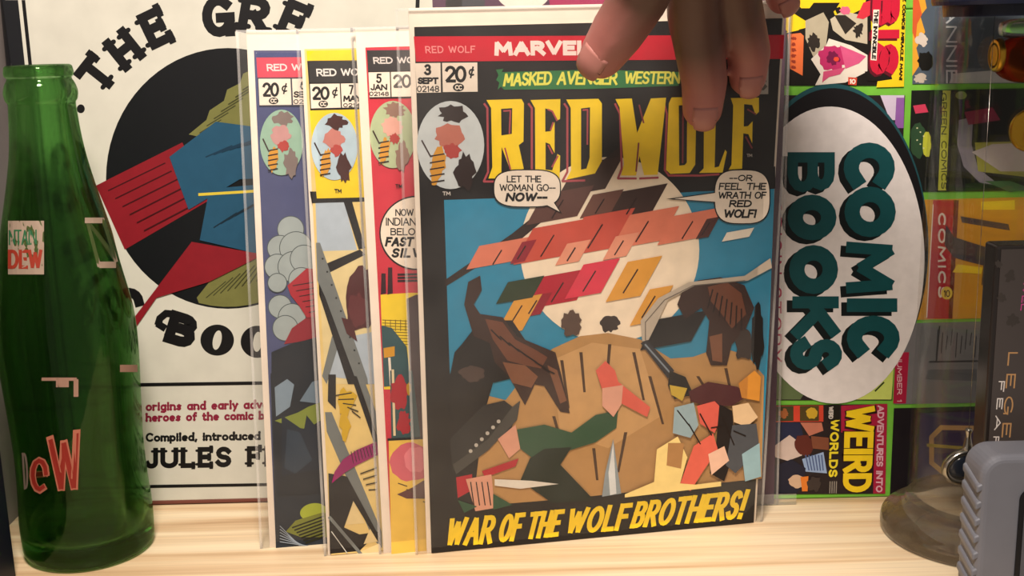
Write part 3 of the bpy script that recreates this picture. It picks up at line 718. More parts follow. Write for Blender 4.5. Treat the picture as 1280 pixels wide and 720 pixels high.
tl.poly(LG, (605, 125), (812, 120), (834, 150), (834, 520), (790, 600), (605, 640), (636, 580), (634, 180), Z=R1)
tl.poly(BLACK, (186, 185), (258, 180), (255, 345), (188, 355), Z=R1); tl.poly(BLACK, (700, 182), (758, 175), (755, 500), (735, 568), (700, 575), Z=R1)
for L in ([(205, 198), (246, 195), (240, 340)], [(212, 440), (246, 570)], [(490, 190), (515, 200), (545, 258)], [(520, 275), (505, 318)], [(490, 420), (515, 470)], [(550, 490), (515, 555)], [(715, 192), (742, 190), (740, 410)]):
    tl.line(PK, 2.0, *L, Z=R1)
tl.poly(LG, (72, 90), (150, 87), (175, 250), (240, 87), (312, 83), (300, 200), (272, 448), (208, 450), (186, 360), (170, 452), (98, 452), (112, 400), (92, 130), Z=W1)
tl.poly(LG, (338, 82), (440, 80), (456, 100), (450, 400), (424, 440), (332, 444), (312, 425), (325, 110), Z=W1)
tl.poly('#241f1f', (372, 120), (412, 118), (410, 390), (400, 402), (374, 405), Z=W1)
tl.poly(LG, (498, 85), (550, 83), (542, 414), (562, 410), (592, 330), (600, 340), (580, 438), (468, 440), (490, 418), (492, 110), Z=W1)
tl.poly(LG, (618, 85), (752, 83), (752, 150), (736, 166), (720, 118), (682, 114), (680, 220), (700, 218), (722, 195), (720, 300), (702, 256), (678, 252), (672, 420), (608, 425), (622, 400), (630, 120), Z=W1)
for L in ([(185, 120), (205, 200)], [(182, 300), (170, 430)], [(392, 135), (390, 390)], [(700, 140), (735, 160)], [(690, 270), (718, 320)]): tl.line('#8a3c40', 2, *L, Z=W1)
tl.trect('#a9a197', 'TM', 933, 192, 940, 196, .9)
tl.build('title_lettering', c3)
def balloon(cx, cy, rx, ry, tail, lines, nm='speech_balloon'):
    p = Print(P3, .75)
    def sup(k): return [(cx + (rx + k) * abs(cos(t)) ** .6 * (1 if cos(t) > 0 else -1), cy + (ry + k) * abs(sin(t)) ** .7 * (1 if sin(t) > 0 else -1)) for t in [2 * pi * i / 44 for i in range(44)]]
    p.put([sup(1.4)], INK)
    t0, t1, t2 = [Vector(q) for q in tail]; c_ = (t0 + t1 + t2) / 3
    p.put([[tuple(c_ + (q - c_) * 1.28) for q in (t0, t1, t2)]], INK)
    p.put([sup(0)], CREAM); p.put([tail], CREAM)
    for s_, q, w_, k in lines: p.trect(INK, s_, *q, w_, **k)
    return p.build(nm, c3)
balloon(658.5, 235, 41, 22.5, ((676, 252), (690, 250), (699, 264)), (
    ('LET THE', (633, 219, 676, 227.5), 1.4, {}), ('WOMAN GO--', (624, 229.5, 694, 238.5), 1.4, {}), ('NOW--', (632, 240, 684, 251.5), 2.8, dict(slant=.2, gap=.26))))
balloon(927, 245.5, 34, 33, ((898, 240), (898, 252), (842, 248)), (
    ('--OR', (911, 218, 940, 226), 1.5, dict(slant=.15)), ('FEEL THE', (898, 228, 957, 237), 1.6, dict(slant=.15)), ('WRATH OF', (897, 239, 957, 248), 1.6, dict(slant=.15)),
    ('RED', (911, 249.5, 939, 258.5), 2, dict(slant=.2)), ('WOLF!', (904, 261, 945, 272), 2.4, dict(slant=.2))))
cl = Print(P3, .3)
def cap(words):
    for t, q in words: cl.text('#f0cd28', t, q, 6.0, gap=.36, slant=.16)
cap((('WAR', ((560, 648), (620, 643), (617, 679), (557, 683))), ('OF', ((626, 643), (655, 640), (652, 675), (623, 678))),
     ('THE', ((661, 640), (704, 636), (700, 670), (658, 674))), ('WOLF', ((711, 636), (789, 628), (785, 662), (707, 668))),
     ('BROTHERS!', ((794, 627), (936, 611), (930, 648), (789, 660)))))
cl.build('caption_lettering', c3)

# ================================================================= BEHIND: purple magazine
PM = Plane((-36, 606.5, .5), 0, 0)
mg = thing('magazine', 'purple and black magazine in a clear sleeve, mostly hidden behind the front comic', 'magazine', (57, 608, 0))
def mp_(u0, v0, u1, v1, d0, d1, m, name):
    b = MB(); PM.box(b, u0, v0, u1, v1, d0, d1, m); return b.build(name, mg)
mp_(0, 0, 176, 290, -.3, 0, mat('#4a2440'), 'cover'); mp_(.4, .4, 175.5, 289.5, -2.2, -.32, PAGES, 'page_block')
a = Print(PM)
Zm = zoom(540, 0, 5.82)
a.poly('#101012', (100, 62), (100, -120), (218, -120), (218, 62), Z=Zm)
a.poly('#33353c', (218, 62), (218, -120), (380, -120), (385, 62), Z=Zm)
a.poly('#9c2452', (860, 68), (840, -120), (1600, -120), (1600, 80), Z=Zm)
a.ell('#ded3c4', 654, -8, 33, 21)
a.build('artwork', mg)
b = MB()
for z0, z1, d in ((0, 290, .6),):
    PM.box(b, -.8, -.2, 178, 291, .8, .88, FILM)
b.build('plastic_sleeve', mg)
b = MB(); PM.box(b, 150, -.2, 188, 6, .92, 1.05, EDGE); PM.box(b, 177, 0, 178.2, 291, .9, 1.0, EDGE); b.build('sleeve_seam', mg)

# ================================================================= COMIC STORAGE BOX
PB = Plane((-22, 613, 0), 0, 0)
bx = thing('storage_box', 'tall storage box printed with comic covers on a lime grid and a big white oval', 'storage box', (128, 650, 0))
GRN = '#71b83c'
b = MB(); b.box((-22, 613, .2), (305, 0, 0), (0, 80, 0), (0, 0, 262), mat(GRN, .55)); b.build('body', bx, bevel=1)
b = MB(); b.box((-24, 612.6, 262.3), (309, 0, 0), (0, 82, 0), (0, 0, 36), mat(GRN, .55)); b.build('lid', bx, bevel=1)
def cell(name, fn):
    p = Print(PB, .46); fn(p); p.build(name, bx)
Zi = zoom(960, 0, 5.82); Zw = zoom(940, 480, 4.5)
def ibis(p):
    p.poly('#17130f', (960, -40), (1133, -40), (1129, 107), (955, 107))
    p.poly('#eac51c', (960, -40), (1090, -40), (1080, 10), (1046, 26), (1040, 10), (1010, 34), (985, 40), (960, 20))
    p.poly('#eac51c', (130, 240), (210, 160), (330, 60), (420, 70), (400, 120), (300, 140), (220, 220), Z=Zi)
    p.poly('#17130f', (60, 20), (200, 20), (240, 60), (300, 60), (330, 20), (520, 20), (480, 80), (300, 170), (190, 100), Z=Zi)
    p.poly('#a89e86', (270, 150), (400, 90), (440, 160), (420, 330), (330, 420), (270, 280), Z=Zi)
    p.poly('#b9ae96', (450, 140), (540, 80), (720, 120), (720, 320), (560, 290), (470, 220), Z=Zi)
    p.poly('#2a241e', (480, 110), (560, 110), (640, 170), (560, 250), (520, 180), Z=Zi)
    p.blob('#2a241e', *Zi(330, 300), 10, 14, .5); p.blob('#2a241e', *Zi(650, 220), 9, 12, .6)
    p.poly('#d9cfc0', (310, 430), (420, 330), (440, 280), (600, 330), (720, 400), (720, 520), (560, 600), (340, 620), (380, 540), Z=Zi)
    p.blob('#b02a5e', *Zi(470, 420), 21, 19, .3, n=26); p.poly('#c8527c', (520, 330), (620, 370), (710, 410), (660, 460), (560, 500), Z=Zi)
    p.blob('#6d1440', *Zi(470, 420), 10, 10, .4); p.blob('#d8462e', *Zi(490, 430), 4, 4, .4)
    p.poly('#c24a70', (400, 520), (560, 490), (520, 540), (440, 560), (390, 600), Z=Zi)
    p.poly('#dd6d3a', (140, 250), (235, 240), (258, 260), (250, 550), (160, 500), Z=Zi)
    for i in range(6): p.blob('#8e3420', *Zi(185, 280 + i * 42), 4, 3, .5)
    p.poly('#17130f', (480, 60), (520, 50), (540, 80), (500, 100), Z=Zi); p.blob('#d9607e', *Zi(560, 75), 8, 6, .3)
    p.poly('#c8303e', (640, 130), (690, 20), (750, 0), (740, 110), (690, 140), Z=Zi)
    p.poly('#eac51c', (745, -60), (1000, -60), (985, 630), (785, 635), (800, 560), (750, 540), Z=Zi)
    p.poly('#17130f', (700, 520), (880, 500), (900, 575), (800, 590), (720, 590), Z=Zi)
    D = '#c01a36'
    p.text('#5b1020', 'IBIS', (Zi(945, -150), Zi(930, 560), Zi(715, 560), Zi(750, -150)), 11, gap=.3)
    p.text(D, 'IBIS', (Zi(960, -165), Zi(945, 540), Zi(730, 545), Zi(765, -165)), 11, gap=.3)
    p.poly('#e6dccb', (762, 70), (806, 70), (785, 440), (742, 436), Z=Zi)
    p.text('#17130f', 'THE INVINCIBLE', (Zi(800, 80), Zi(780, 432), Zi(750, 428), Zi(768, 80)), 1.5)
    p.text('#17130f', 'WHIZ COMICS MIRACLE MAN!', (Zi(1005, -110), Zi(972, 585), Zi(948, 582), Zi(980, -110)), 1.3)
    p.poly('#c8462e', (580, 560), (645, 565), (640, 620), (580, 615), Z=Zi)
    p.text('#e6dccb', '10', (Zi(590, 572), Zi(636, 575), Zi(632, 612), Zi(588, 608)), 1.4)
cell('printed_cover', ibis)
def weird(p):
    p.poly('#231a1c', (40, 118), (755, 112), (745, 615), (40, 620), Z=Zw)
    p.poly('#a31c3c', (690, 110), (760, 110), (748, 615), (680, 615), Z=Zw)
    p.poly('#a31c3c', (500, 120), (700, 112), (690, 280), (600, 300), (500, 270), Z=Zw)
    p.poly('#c9402c', (90, 122), (400, 118), (400, 210), (90, 212), Z=Zw)
    p.poly('#3d3a20', (122, 124), (232, 122), (232, 206), (122, 208), Z=Zw); p.poly('#4a3d1a', (268, 122), (375, 120), (375, 206), (268, 206), Z=Zw)
    p.blob('#c7a12c', *Zw(335, 162), 8, 8, .2); p.blob('#9c5a30', *Zw(180, 165), 8, 7, .5)
    p.poly('#1f2440', (86, 215), (270, 215), (290, 300), (200, 330), (90, 360), Z=Zw)
    p.poly('#c9b4a8', (120, 350), (210, 285), (270, 330), (280, 400), (200, 430), (130, 410), Z=Zw)
    p.blob('#5a241c', *Zw(290, 340), 13, 15, .2); p.poly('#b8705a', (270, 215), (390, 215), (400, 260), (320, 290), Z=Zw)
    p.poly('#8fa6c9', (280, 420), (400, 380), (420, 500), (300, 490), Z=Zw)
    for i in range(6): p.line('#4a5c86', 1.6, Zw(300 + i * 18, 400), Zw(318 + i * 16, 480))
    p.poly('#1b1c2e', (95, 470), (220, 420), (300, 470), (290, 560), (250, 610), (100, 612), Z=Zw)
    p.blob('#c9a88a', *Zw(250, 545), 12, 9, .2); p.poly('#d97828', (270, 520), (315, 515), (310, 600), (280, 600), Z=Zw)
    p.blob('#3a302c', *Zw(350, 560), 11, 11, .4); p.poly('#7a4630', (330, 290), (430, 300), (430, 370), (340, 360), Z=Zw)
    p.text('#e3cf2c', 'WORLDS', (Zw(490, 195), Zw(478, 520), Zw(428, 522), Zw(440, 195)), 2.6, gap=.3)
    p.text('#2a1210', 'WEIRD', (Zw(700, 120), Zw(676, 612), Zw(500, 612), Zw(510, 120)), 10.5, gap=.28)
    p.text('#ecca1e', 'WEIRD', (Zw(690, 122), Zw(668, 606), Zw(508, 608), Zw(522, 122)), 7.2, gap=.3)
    p.text('#d9a9b4', 'ADVENTURES INTO', (Zw(742, 118), Zw(732, 608), Zw(694, 606), Zw(704, 118)), 1.9, gap=.24)
    p.poly('#17130f', (420, 120), (490, 118), (488, 200), (425, 200), Z=Zw); p.text('#c9c0b8', 'WEIRD', (Zw(456, 124), Zw(454, 194), Zw(428, 194), Zw(430, 124)), 1.2)
    [p.line('#8d867c', 1.2, Zw(438 + 12 * i, 548), Zw(436 + 12 * i, 610)) for i in range(4)]
cell('printed_cover', weird)
def mids(p):
    p.poly('#231a1c', (955, 119), (1131, 119), (1115, 500), (955, 500))
    p.poly('#c9bcd0', (1100, 119), (1130, 119), (1128, 150), (1112, 150)); p.poly('#8a5aa0', (1120, 122), (1130, 122), (1129, 160), (1118, 160))
    p.poly('#5a6a44', (955, 450), (1020, 470), (1000, 499), (955, 499)); p.poly('#c5d46a', (1050, 490), (1100, 462), (1118, 440), (1114, 499), (1050, 499))
    p.line('#2a3a1a', 2, (1094, 488), (1104, 478)); p.line('#2a3a1a', 1.6, (1060, 496), (1084, 488))
cell('printed_cover', mids)
def colb(p):
    p.poly('#4a5560', (1143, -30), (1290, -30), (1290, 104), (1140, 105))
    p.poly('#d89a30', (1141, -20), (1152, -20), (1158, 10), (1150, 20), (1156, 40), (1145, 60), (1150, 80), (1140, 95))
    p.poly('#c8582c', (1141, -10), (1148, 0), (1152, 18), (1146, 30), (1144, 50), (1140, 40))
    p.blob('#c9bcae', 1152, 50, 9, 10, .4); p.blob('#14130f', 1156, 76, 11, 14, .3); p.blob('#b7aa9a', 1150, 98, 9, 7, .4)
    p.poly('#b9bcbe', (1190, 92), (1290, 84), (1290, 103), (1186, 104))
    p.down('#c9d0d6', 'ANNIE', 1182, 8, 1196, 104, 2.2)
cell('printed_cover', colb)
def colc(p):
    p.poly('#151713', (1139, 113), (1290, 110), (1290, 238), (1134, 240))
    p.poly('#b9bd3a', (1178, 113), (1188, 113), (1182, 238), (1172, 238))
    p.down('#20220f', 'GREEN COMICS', 1176, 116, 1183, 236, 1.2)
    p.poly('#c43a56', (1141, 132), (1156, 130), (1160, 140), (1144, 142)); p.blob('#2d4a30', 1148, 175, 12, 24, .2); p.blob('#b9bd3a', 1158, 180, 6, 18, .2)
    p.put([[(1198, 150), (1216, 146), (1214, 180), (1222, 210), (1250, 232), (1224, 228), (1204, 208), (1196, 180)]], '#8d8792')
    p.poly('#8a2a46', (1205, 140), (1240, 134), (1250, 150), (1210, 156)); p.poly('#a9a840', (1218, 178), (1290, 176), (1290, 222), (1222, 214))
    p.poly('#d0c4c0', (1214, 190), (1240, 180), (1290, 178), (1290, 214), (1250, 214)); p.poly('#4a6a44', (1230, 226), (1262, 240), (1290, 236), (1262, 226))
    p.ell('#8d9a50', 1201, 119, 7, 5)
    for i in range(6): p.ell('#cfd0a0', 1146 + (i % 3) * 4, 160 + i * 5, 1, 1, n=8)
cell('printed_cover', colc)
def cold(p):
    p.poly('#c88e2a', (1133, 250), (1290, 246), (1290, 396), (1128, 400))
    p.poly('#b01f2c', (1166, 250), (1194, 250), (1186, 398), (1158, 398)); p.poly('#5b1a18', (1192, 250), (1198, 250), (1190, 398), (1185, 398))
    p.down('#e0d4c4', 'COMICS', 1172, 266, 1182, 372, 2.4, gap=.3); p.line('#e0d4c4', 1.2, (1166, 256), (1158, 396))
    p.poly('#e6c52a', (1226, 252), (1268, 250), (1268, 262), (1226, 262)); p.poly('#3a3a40', (1200, 270), (1260, 280), (1262, 288), (1202, 278))
    p.poly('#3a3a40', (1182, 280), (1192, 296), (1230, 308), (1290, 314), (1290, 330), (1230, 332), (1192, 322), (1180, 306))
    p.poly('#26262a', (1230, 318), (1290, 318), (1290, 360), (1226, 356)); p.poly('#e6c52a', (1196, 330), (1228, 334), (1226, 342), (1190, 340))
    p.ell('#e3c548', 1183, 366, 7, 8); p.trect('#20180f', '10', 1179, 362, 1187, 371, 1.3)
cell('printed_cover', cold)
def cole(p):
    p.poly('#6f6e70', (1128, 404), (1290, 400), (1290, 502), (1118, 505)); p.poly('#a31c3c', (1119, 440), (1136, 440), (1132, 504), (1116, 504))
    p.down('#d9b0b8', 'NUMBER 1', 1121, 442, 1127, 502, 1)
    for i in range(12): p.line('#2c2c30', 1.3, (1172 + i * 6, 412 + (i % 3) * 4), (1170 + i * 6, 446 - (i % 4) * 5))
    p.line('#1d1d20', 2.4, (1162, 452), (1290, 450)); p.line('#1d1d20', 2, (1174, 408), (1170, 450)); p.poly('#55565a', (1160, 462), (1290, 460), (1290, 478), (1156, 474))
cell('printed_cover', cole)
def colf(p):
    p.poly('#191419', (1117, 510), (1290, 506), (1290, 618), (1112, 619)); p.poly('#33284a', (1150, 516), (1290, 512), (1290, 616), (1146, 616))
    p.line('#b08a5a', 6, (1290, 536), (1176, 534), (1164, 546), (1164, 578), (1190, 600), (1290, 612)); p.line('#9c8a3a', 4, (1160, 556), (1210, 560))
cell('printed_cover', colf)
ov = Print(PB, .64)
ov.ell('#1d4c52', 1043, 301, 117, 196.5, -1.5, 90); ov.ell('#120f12', 1044, 304, 115, 194, -1.5, 90); ov.ell('#e4dedb', 1040, 318.5, 115, 185.5, -1.5, 90)
ov.build('oval_emblem', bx)
ol = Print(PB, .8)
ol.down('#b52852', 'ORIGIN STORY', 961, 250, 977, 452, 2.2, gap=.3)
TEAL = '#0f4a4e'
def big(t, x0, y0, x1, y1, wt=19, **k):
    ol.down('#0a1416', t, x0 - 7, y0 + 5, x1 - 7, y1 + 5, wt, **k); ol.down(TEAL, t, x0, y0, x1, y1, wt, **k)
big('C', 1054, 178, 1118, 236); big('O', 1055, 233, 1119, 296); big('M', 1057, 302, 1119, 366, 14); big('I', 1058, 371, 1121, 391, 17); big('C', 1058, 394, 1124, 446)
big('B', 984, 190, 1043, 240, 13); big('O', 984, 243, 1045, 300); big('O', 986, 306, 1047, 367); big('K', 990, 370, 1048, 422, 15); big('S', 987, 422, 1052, 462, 16)
ol.build('oval_lettering', bx)

# ================================================================= GREEN BOTTLE
BX, BY = -221.9, 573.0
PROF = [(0, .0), (24, 0), (29.5, .8), (32, 4), (32.4, 9), (32.6, 20), (31.6, 38), (31.2, 55), (31.8, 72), (32.6, 89), (33.2, 103), (33.2, 115), (32.5, 125), (31.4, 133), (29.6, 142), (28.2, 149.5), (27, 157), (25.6, 166), (22.6, 179), (19.8, 191.6), (17.6, 203), (16.2, 214), (15.5, 224), (15.3, 228.4), (16.2, 230), (16.8, 233.5), (15.8, 237.5), (14.5, 240), (15.5, 241.4), (15.7, 243), (15.2, 245.6), (14.2, 246.4)]
INNER = [(11.6, 246.0), (11.2, 240), (11.6, 225), (13.2, 210), (16.6, 191), (22.4, 166), (26.2, 147), (29.4, 125), (30, 112), (29.3, 90), (28, 55), (29.2, 22), (27.5, 13), (20, 10), (0, 9)]
def smooth_prof(p, k=3):
    out = []
    for i in range(len(p) - 1):
        p0, p1, p2, p3 = p[max(i - 1, 0)], p[i], p[i + 1], p[min(i + 2, len(p) - 1)]
        for j in range(k):
            t = j / k
            out.append(tuple(max(0, .5 * (2 * p1[c] + (p2[c] - p0[c]) * t + (2 * p0[c] - 5 * p1[c] + 4 * p2[c] - p3[c]) * t * t + (3 * p1[c] - p0[c] - 3 * p2[c] + p3[c]) * t ** 3)) for c in (0, 1)))
    return out + [p[-1]]
def glass(name, col, rough=.0, ior=1.5, see=.35, tcol=None):
    m = bpy.data.materials.new(name); m.use_nodes = True; nt = m.node_tree
    for n in list(nt.nodes): nt.nodes.remove(n)
    out = nt.nodes.new('ShaderNodeOutputMaterial'); g = nt.nodes.new('ShaderNodeBsdfGlass')
    g.inputs['Color'].default_value = col; g.inputs['Roughness'].default_value = rough; g.inputs['IOR'].default_value = ior
    tc = nt.nodes.new('ShaderNodeTexCoord'); nz = nt.nodes.new('ShaderNodeTexNoise'); nz.inputs['Scale'].default_value = 45
    bp = nt.nodes.new('ShaderNodeBump'); bp.inputs['Strength'].default_value = .06; bp.inputs['Distance'].default_value = .002
    nt.links.new(tc.outputs['Object'], nz.inputs['Vector']); nt.links.new(nz.outputs['Fac'], bp.inputs['Height']); nt.links.new(bp.outputs[0], g.inputs['Normal'])
    tr = nt.nodes.new('ShaderNodeBsdfTransparent'); tr.inputs['Color'].default_value = tcol or col
    ms = nt.nodes.new('ShaderNodeMixShader'); ms.inputs[0].default_value = see
    nt.links.new(g.outputs[0], ms.inputs[1]); nt.links.new(tr.outputs[0], ms.inputs[2])
    nt.links.new(ms.outputs[0], out.inputs[0]); return m
bot = thing('glass_bottle', 'empty green glass soda bottle with worn painted red and white lettering', 'bottle', (BX, BY, 0))
b = MB(); b.lathe(smooth_prof(PROF) + smooth_prof(INNER), BX, BY, glass('green_glass', (.54, .73, .49, 1), see=.3), 72)
b.build('bottle_body', bot, smooth=True, fix=True)
SP = smooth_prof(PROF)
def rad(z):
    for i in range(len(SP) - 1):
        if SP[i][1] <= z <= SP[i + 1][1] and SP[i + 1][1] > SP[i][1]:
            t = (z - SP[i][1]) / (SP[i + 1][1] - SP[i][1]); return SP[i][0] + t * (SP[i + 1][0] - SP[i][0])
    return 0
def on_bottle(x, y):
    d = FW + RT * ((x - 640) / F_PX) - UP * ((y - 360) / F_PX)
    t = 505.0; prev = None
    while t < 620:
        p = EYE + d * t
        if sqrt((p.x - BX) ** 2 + (p.y - BY) ** 2) <= rad(p.z) + .12: return p
        t += .15
    q = EYE + d * 560                                    # just past the outline: nearest side point
    k = Vector((q.x - BX, q.y - BY, 0)).normalized() * (rad(q.z) + .12)
    return Vector((BX + k.x, BY + k.y, q.z))
def paint(name, items):
    p = MB()
    for polys, col, lift in items:
        m = mat(col, .6, 'paint')
        for q in polys:
            lv, q = q if isinstance(q[0], int) else (0, q)
            P = [on_bottle(*v) for v in q]
            c = Vector((BX, BY, 0))
            P = [v + Vector((v.x - BX, v.y - BY, 0)).normalized() * (lift + .008 * lv) for v in P]
            p.face(P, m)
    return p.build(name, bot)
def grid(x0, y0, x1, y1, n=8, m_=6, shear=0):
    out = []
    for i in range(n):
        for j in range(m_):
            f = lambda a, b_: (x0 + (x1 - x0) * a / n + shear * b_ / m_, y0 + (y1 - y0) * b_ / m_)
            out.append([f(i, j), f(i + 1, j), f(i + 1, j + 1), f(i, j + 1)])
    return out
def tx(t, x0, y0, x1, y1, wt, **k): return arrange(t, ((x0, y0), (x1, y0), (x1, y1), (x0, y1)), wt, **k)
paint('neck_label', [(grid(10, 276, 55, 343), '#94806f', 0), (tx('NTAIN', 11, 287, 46, 306, 1.9), '#285c3a', .08),  # worn label paints, all darkened so the colour holds the left-side shade
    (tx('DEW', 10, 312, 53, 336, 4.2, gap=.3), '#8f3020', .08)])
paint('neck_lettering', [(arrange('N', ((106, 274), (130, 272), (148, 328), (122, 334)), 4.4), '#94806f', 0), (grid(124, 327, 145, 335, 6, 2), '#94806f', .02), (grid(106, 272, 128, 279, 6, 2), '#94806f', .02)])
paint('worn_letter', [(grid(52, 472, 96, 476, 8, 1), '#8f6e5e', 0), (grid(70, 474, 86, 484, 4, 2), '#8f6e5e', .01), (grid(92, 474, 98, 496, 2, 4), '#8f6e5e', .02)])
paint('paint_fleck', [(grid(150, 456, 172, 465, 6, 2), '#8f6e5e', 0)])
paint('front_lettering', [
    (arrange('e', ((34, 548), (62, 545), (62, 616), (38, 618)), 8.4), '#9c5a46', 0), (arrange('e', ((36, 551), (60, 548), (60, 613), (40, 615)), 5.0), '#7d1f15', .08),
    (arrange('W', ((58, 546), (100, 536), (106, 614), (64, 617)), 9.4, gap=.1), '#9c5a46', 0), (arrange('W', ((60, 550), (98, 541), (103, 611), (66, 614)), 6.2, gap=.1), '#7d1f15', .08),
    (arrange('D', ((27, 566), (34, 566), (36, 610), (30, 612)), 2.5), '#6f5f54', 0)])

# ================================================================= GLASS VASE
VX, VY = 234.0, 564.5
vase = thing('glass_vase', 'clear straight-sided glass vase on a thick round foot at the right', 'vase', (VX, VY, 0))
tube_o = [(34.6, 19), (34.2, 60), (33.6, 140), (33, 220), (32.6, 262), (32.2, 263)]
tube_i = [(30.8, 263), (30.9, 262), (31.2, 220), (31.8, 140), (32.3, 60), (32.5, 22), (31.5, 19)]
CLEARG = glass('clear_glass', (.97, .98, .97, 1), see=.94, tcol=(.965, .965, .96, 1))
b = MB(); b.lathe(tube_o + tube_i, VX, VY, CLEARG, 80, closed=True); b.build('vase_body', vase, smooth=True, fix=True)
b = MB(); b.lathe(smooth_prof([(0, 1), (30, 0), (44, 0), (46.6, 2), (47, 5), (46, 9), (42, 12), (38.5, 13.5), (36, 15.5), (34.8, 18.6)]) + [(26, 18.8), (0, 18.8)], VX, VY, glass('foot_glass', (.96, .96, .95, 1), see=.24, tcol=(.95, .95, .93, 1)), 80); b.build('foot', vase, smooth=True, fix=True)
lid = thing('vase_lid', 'dark navy round lid closing the top of the glass vase', 'lid', (VX, VY, 263))
b = MB(); b.lathe([(0, 258), (29, 258), (29.5, 262.8), (29.5, 263.3), (34, 263.3), (34.6, 265), (34.4, 273), (32, 275), (0, 276)], VX, VY, mat('#151a2c', .35, 'plastic'), 56)
b.build('lid_disc', lid, smooth=False, fix=True); o_ = MB(); o_.lathe([(0, 276), (6, 276), (5, 281), (8, 287), (7, 292), (0, 294)], VX, VY, mat('#151a2c', .35, 'plastic'), 32); o_.build('knob', lid, smooth=True, fix=True)
# things inside the vase, hung from the lid on thin wires or lying on the glass floor
GOLD = simple('gold', '#c99a32', .28, 1); AMB = glass('amber_glass', (.62, .17, .07, 1)); SIL = simple('silver', '#b9b4ac', .2, 1)
CLR = glass('clear_crystal', (.95, .94, .92, 1))
orn = thing('ornament', 'amber glass ornament with a gold cap hanging inside the top of the vase', 'ornament', (VX + 2, VY, 240))
def xlathe(prof, y, z, m, name, par, x0=0):
    mb = MB(); n = 36; k = len(prof); vs = []; fs = []
    for i in range(n):
        a_ = 2 * pi * i / n
        for r, x in prof: vs.append((x0 + x, y + r * cos(a_), z + r * sin(a_)))
    for i in range(n):
        j = (i + 1) % n
        for q in range(k - 1): fs.append((i * k + q, i * k + q + 1, j * k + q + 1, j * k + q))
    mb.mesh(vs, fs, m); return mb.build(name, par, smooth=True, fix=True)
xlathe(smooth_prof([(0, 0), (4, .5), (8, 4), (10.5, 10), (11, 18), (9, 27), (5, 33), (0, 35)]), VY, 238, AMB, 'glass_body', orn, VX - 6)
xlathe(smooth_prof([(0, -10), (3.6, -10), (5.8, -7), (4.8, -4), (7, -1), (8, 2.6)]) + [(0, 2.6)], VY, 240, GOLD, 'gold_cap', orn, VX - 6)
xlathe(smooth_prof([(0, -2), (2.5, -1), (4.2, 4), (4.6, 12), (3.6, 22), (0, 26)]), VY - 1, 252, CLR, 'crystal_top', orn, VX - 4)
b = MB(); b.lathe([(0.01, 248.5), (.35, 248.5), (.35, 258), (.01, 258)], VX + 8, VY, SIL, 8); b.build('hanging_wire', orn)
med = thing('medallion', 'round gold medallion hanging below the amber ornament in the vase', 'medallion', (VX + 8, VY - 14, 205))
def ydisc(prof, cx, cz, cy, m, name, par, n=40):
    mb = MB(); k = len(prof); vs = []; fs = []
    for i in range(n):
        a_ = 2 * pi * i / n
        for r, y in prof: vs.append((cx + r * cos(a_), cy + y, cz + r * sin(a_)))
    for i in range(n):
        j = (i + 1) % n
        for q in range(k - 1): fs.append((i * k + q, j * k + q, j * k + q + 1, i * k + q + 1))
    mb.mesh(vs, fs, m); return mb.build(name, par, smooth=False, fix=True)
ydisc([(0, -1.0), (8.4, -1.0), (8.6, -1.5), (9.8, -1.5), (10.2, -.8), (10.2, .8), (9.8, 1.5), (0, 1.4)], VX + 8, 206, VY - 14, GOLD, 'disc', med)
b = MB()
for i in range(5): b.box((VX + 4 + i * 1.8, VY - 15.4, 201 + i * 2.2 % 5), (1, 0, 0), (0, .5, 0), (0, 0, 4 + (i * 3) % 4), GOLD)
b.build('raised_relief', med)
b = MB()
for i in range(24):
    a0, a1 = 2 * pi * i / 24, 2 * pi * (i + 1) / 24
    b.box((VX + 8 + 2.2 * cos(a0) - .35, VY - 14.4, 218.2 + 2.2 * sin(a0) - .35), (.7, 0, 0), (0, .8, 0), (0, 0, .7), SIL)
b.box((VX + 7.7, VY - 14.2, 220), (.5, 0, 0), (0, .5, 0), (0, 0, 38), SIL)
b.build('hanging_ring', med)
lens = thing('silver_pendant', 'oval dark pendant with a silver rim hanging low inside the vase', 'pendant', (VX - 13, VY - 12, 30))
def yell(rx, rz, prof, cx, cz, cy, m, name, par, rot=.35, n=40):
    mb = MB(); k = len(prof); vs = []; fs = []
    for i in range(n):
        a_ = 2 * pi * i / n
        for s_, y in prof:
            x, z = rx * s_ * cos(a_), rz * s_ * sin(a_)
            vs.append((cx + x * cos(rot) - z * sin(rot), cy + y, cz + x * sin(rot) + z * cos(rot)))
    for i in range(n):
        j = (i + 1) % n
        for q in range(k - 1): fs.append((i * k + q, j * k + q, j * k + q + 1, i * k + q + 1))
    mb.mesh(vs, fs, m); return mb.build(name, par, smooth=True, fix=True)
LX, LY, LZ = VX - 13, VY - 12, 41
yell(11, 9, [(.72, -2.2), (.8, -3), (.92, -3), (1, -1.5), (1, 1), (.9, 2), (0, 2)], LX, LZ, LY, SIL, 'silver_rim', lens)
yell(11, 9, [(0, -3.0), (.4, -2.8), (.74, -1.6), (.74, 0), (0, 0)], LX, LZ, LY, mat('#0e1a2a', .1, 'stone'), 'dark_stone', lens)
b = MB(); b.lathe(smooth_prof([(0, 48.5), (2.6, 49), (2.0, 53), (1.2, 57), (1.8, 60), (0, 61)]), LX + 1.5, LY, SIL, 20); b.lathe([(.01, 60), (.14, 60), (.14, 258), (.01, 258)], LX + 1.5, LY, SIL, 8); b.build('hanging_bail', lens, smooth=True)
bead = thing('bead', 'small brown bead on the glass floor of the vase', 'bead', (VX - 12, VY - 21, 19.6))
b = MB(); b.lathe(smooth_prof([(0, 19.6), (2.5, 20), (3.8, 22.2), (3.8, 24), (2.5, 26.2), (0, 26.8)]), VX - 12, VY - 21, mat('#6b4a20', .3, 'wood'), 24); b.build('bead_body', bead, smooth=True)
bead['_keep'] = 1

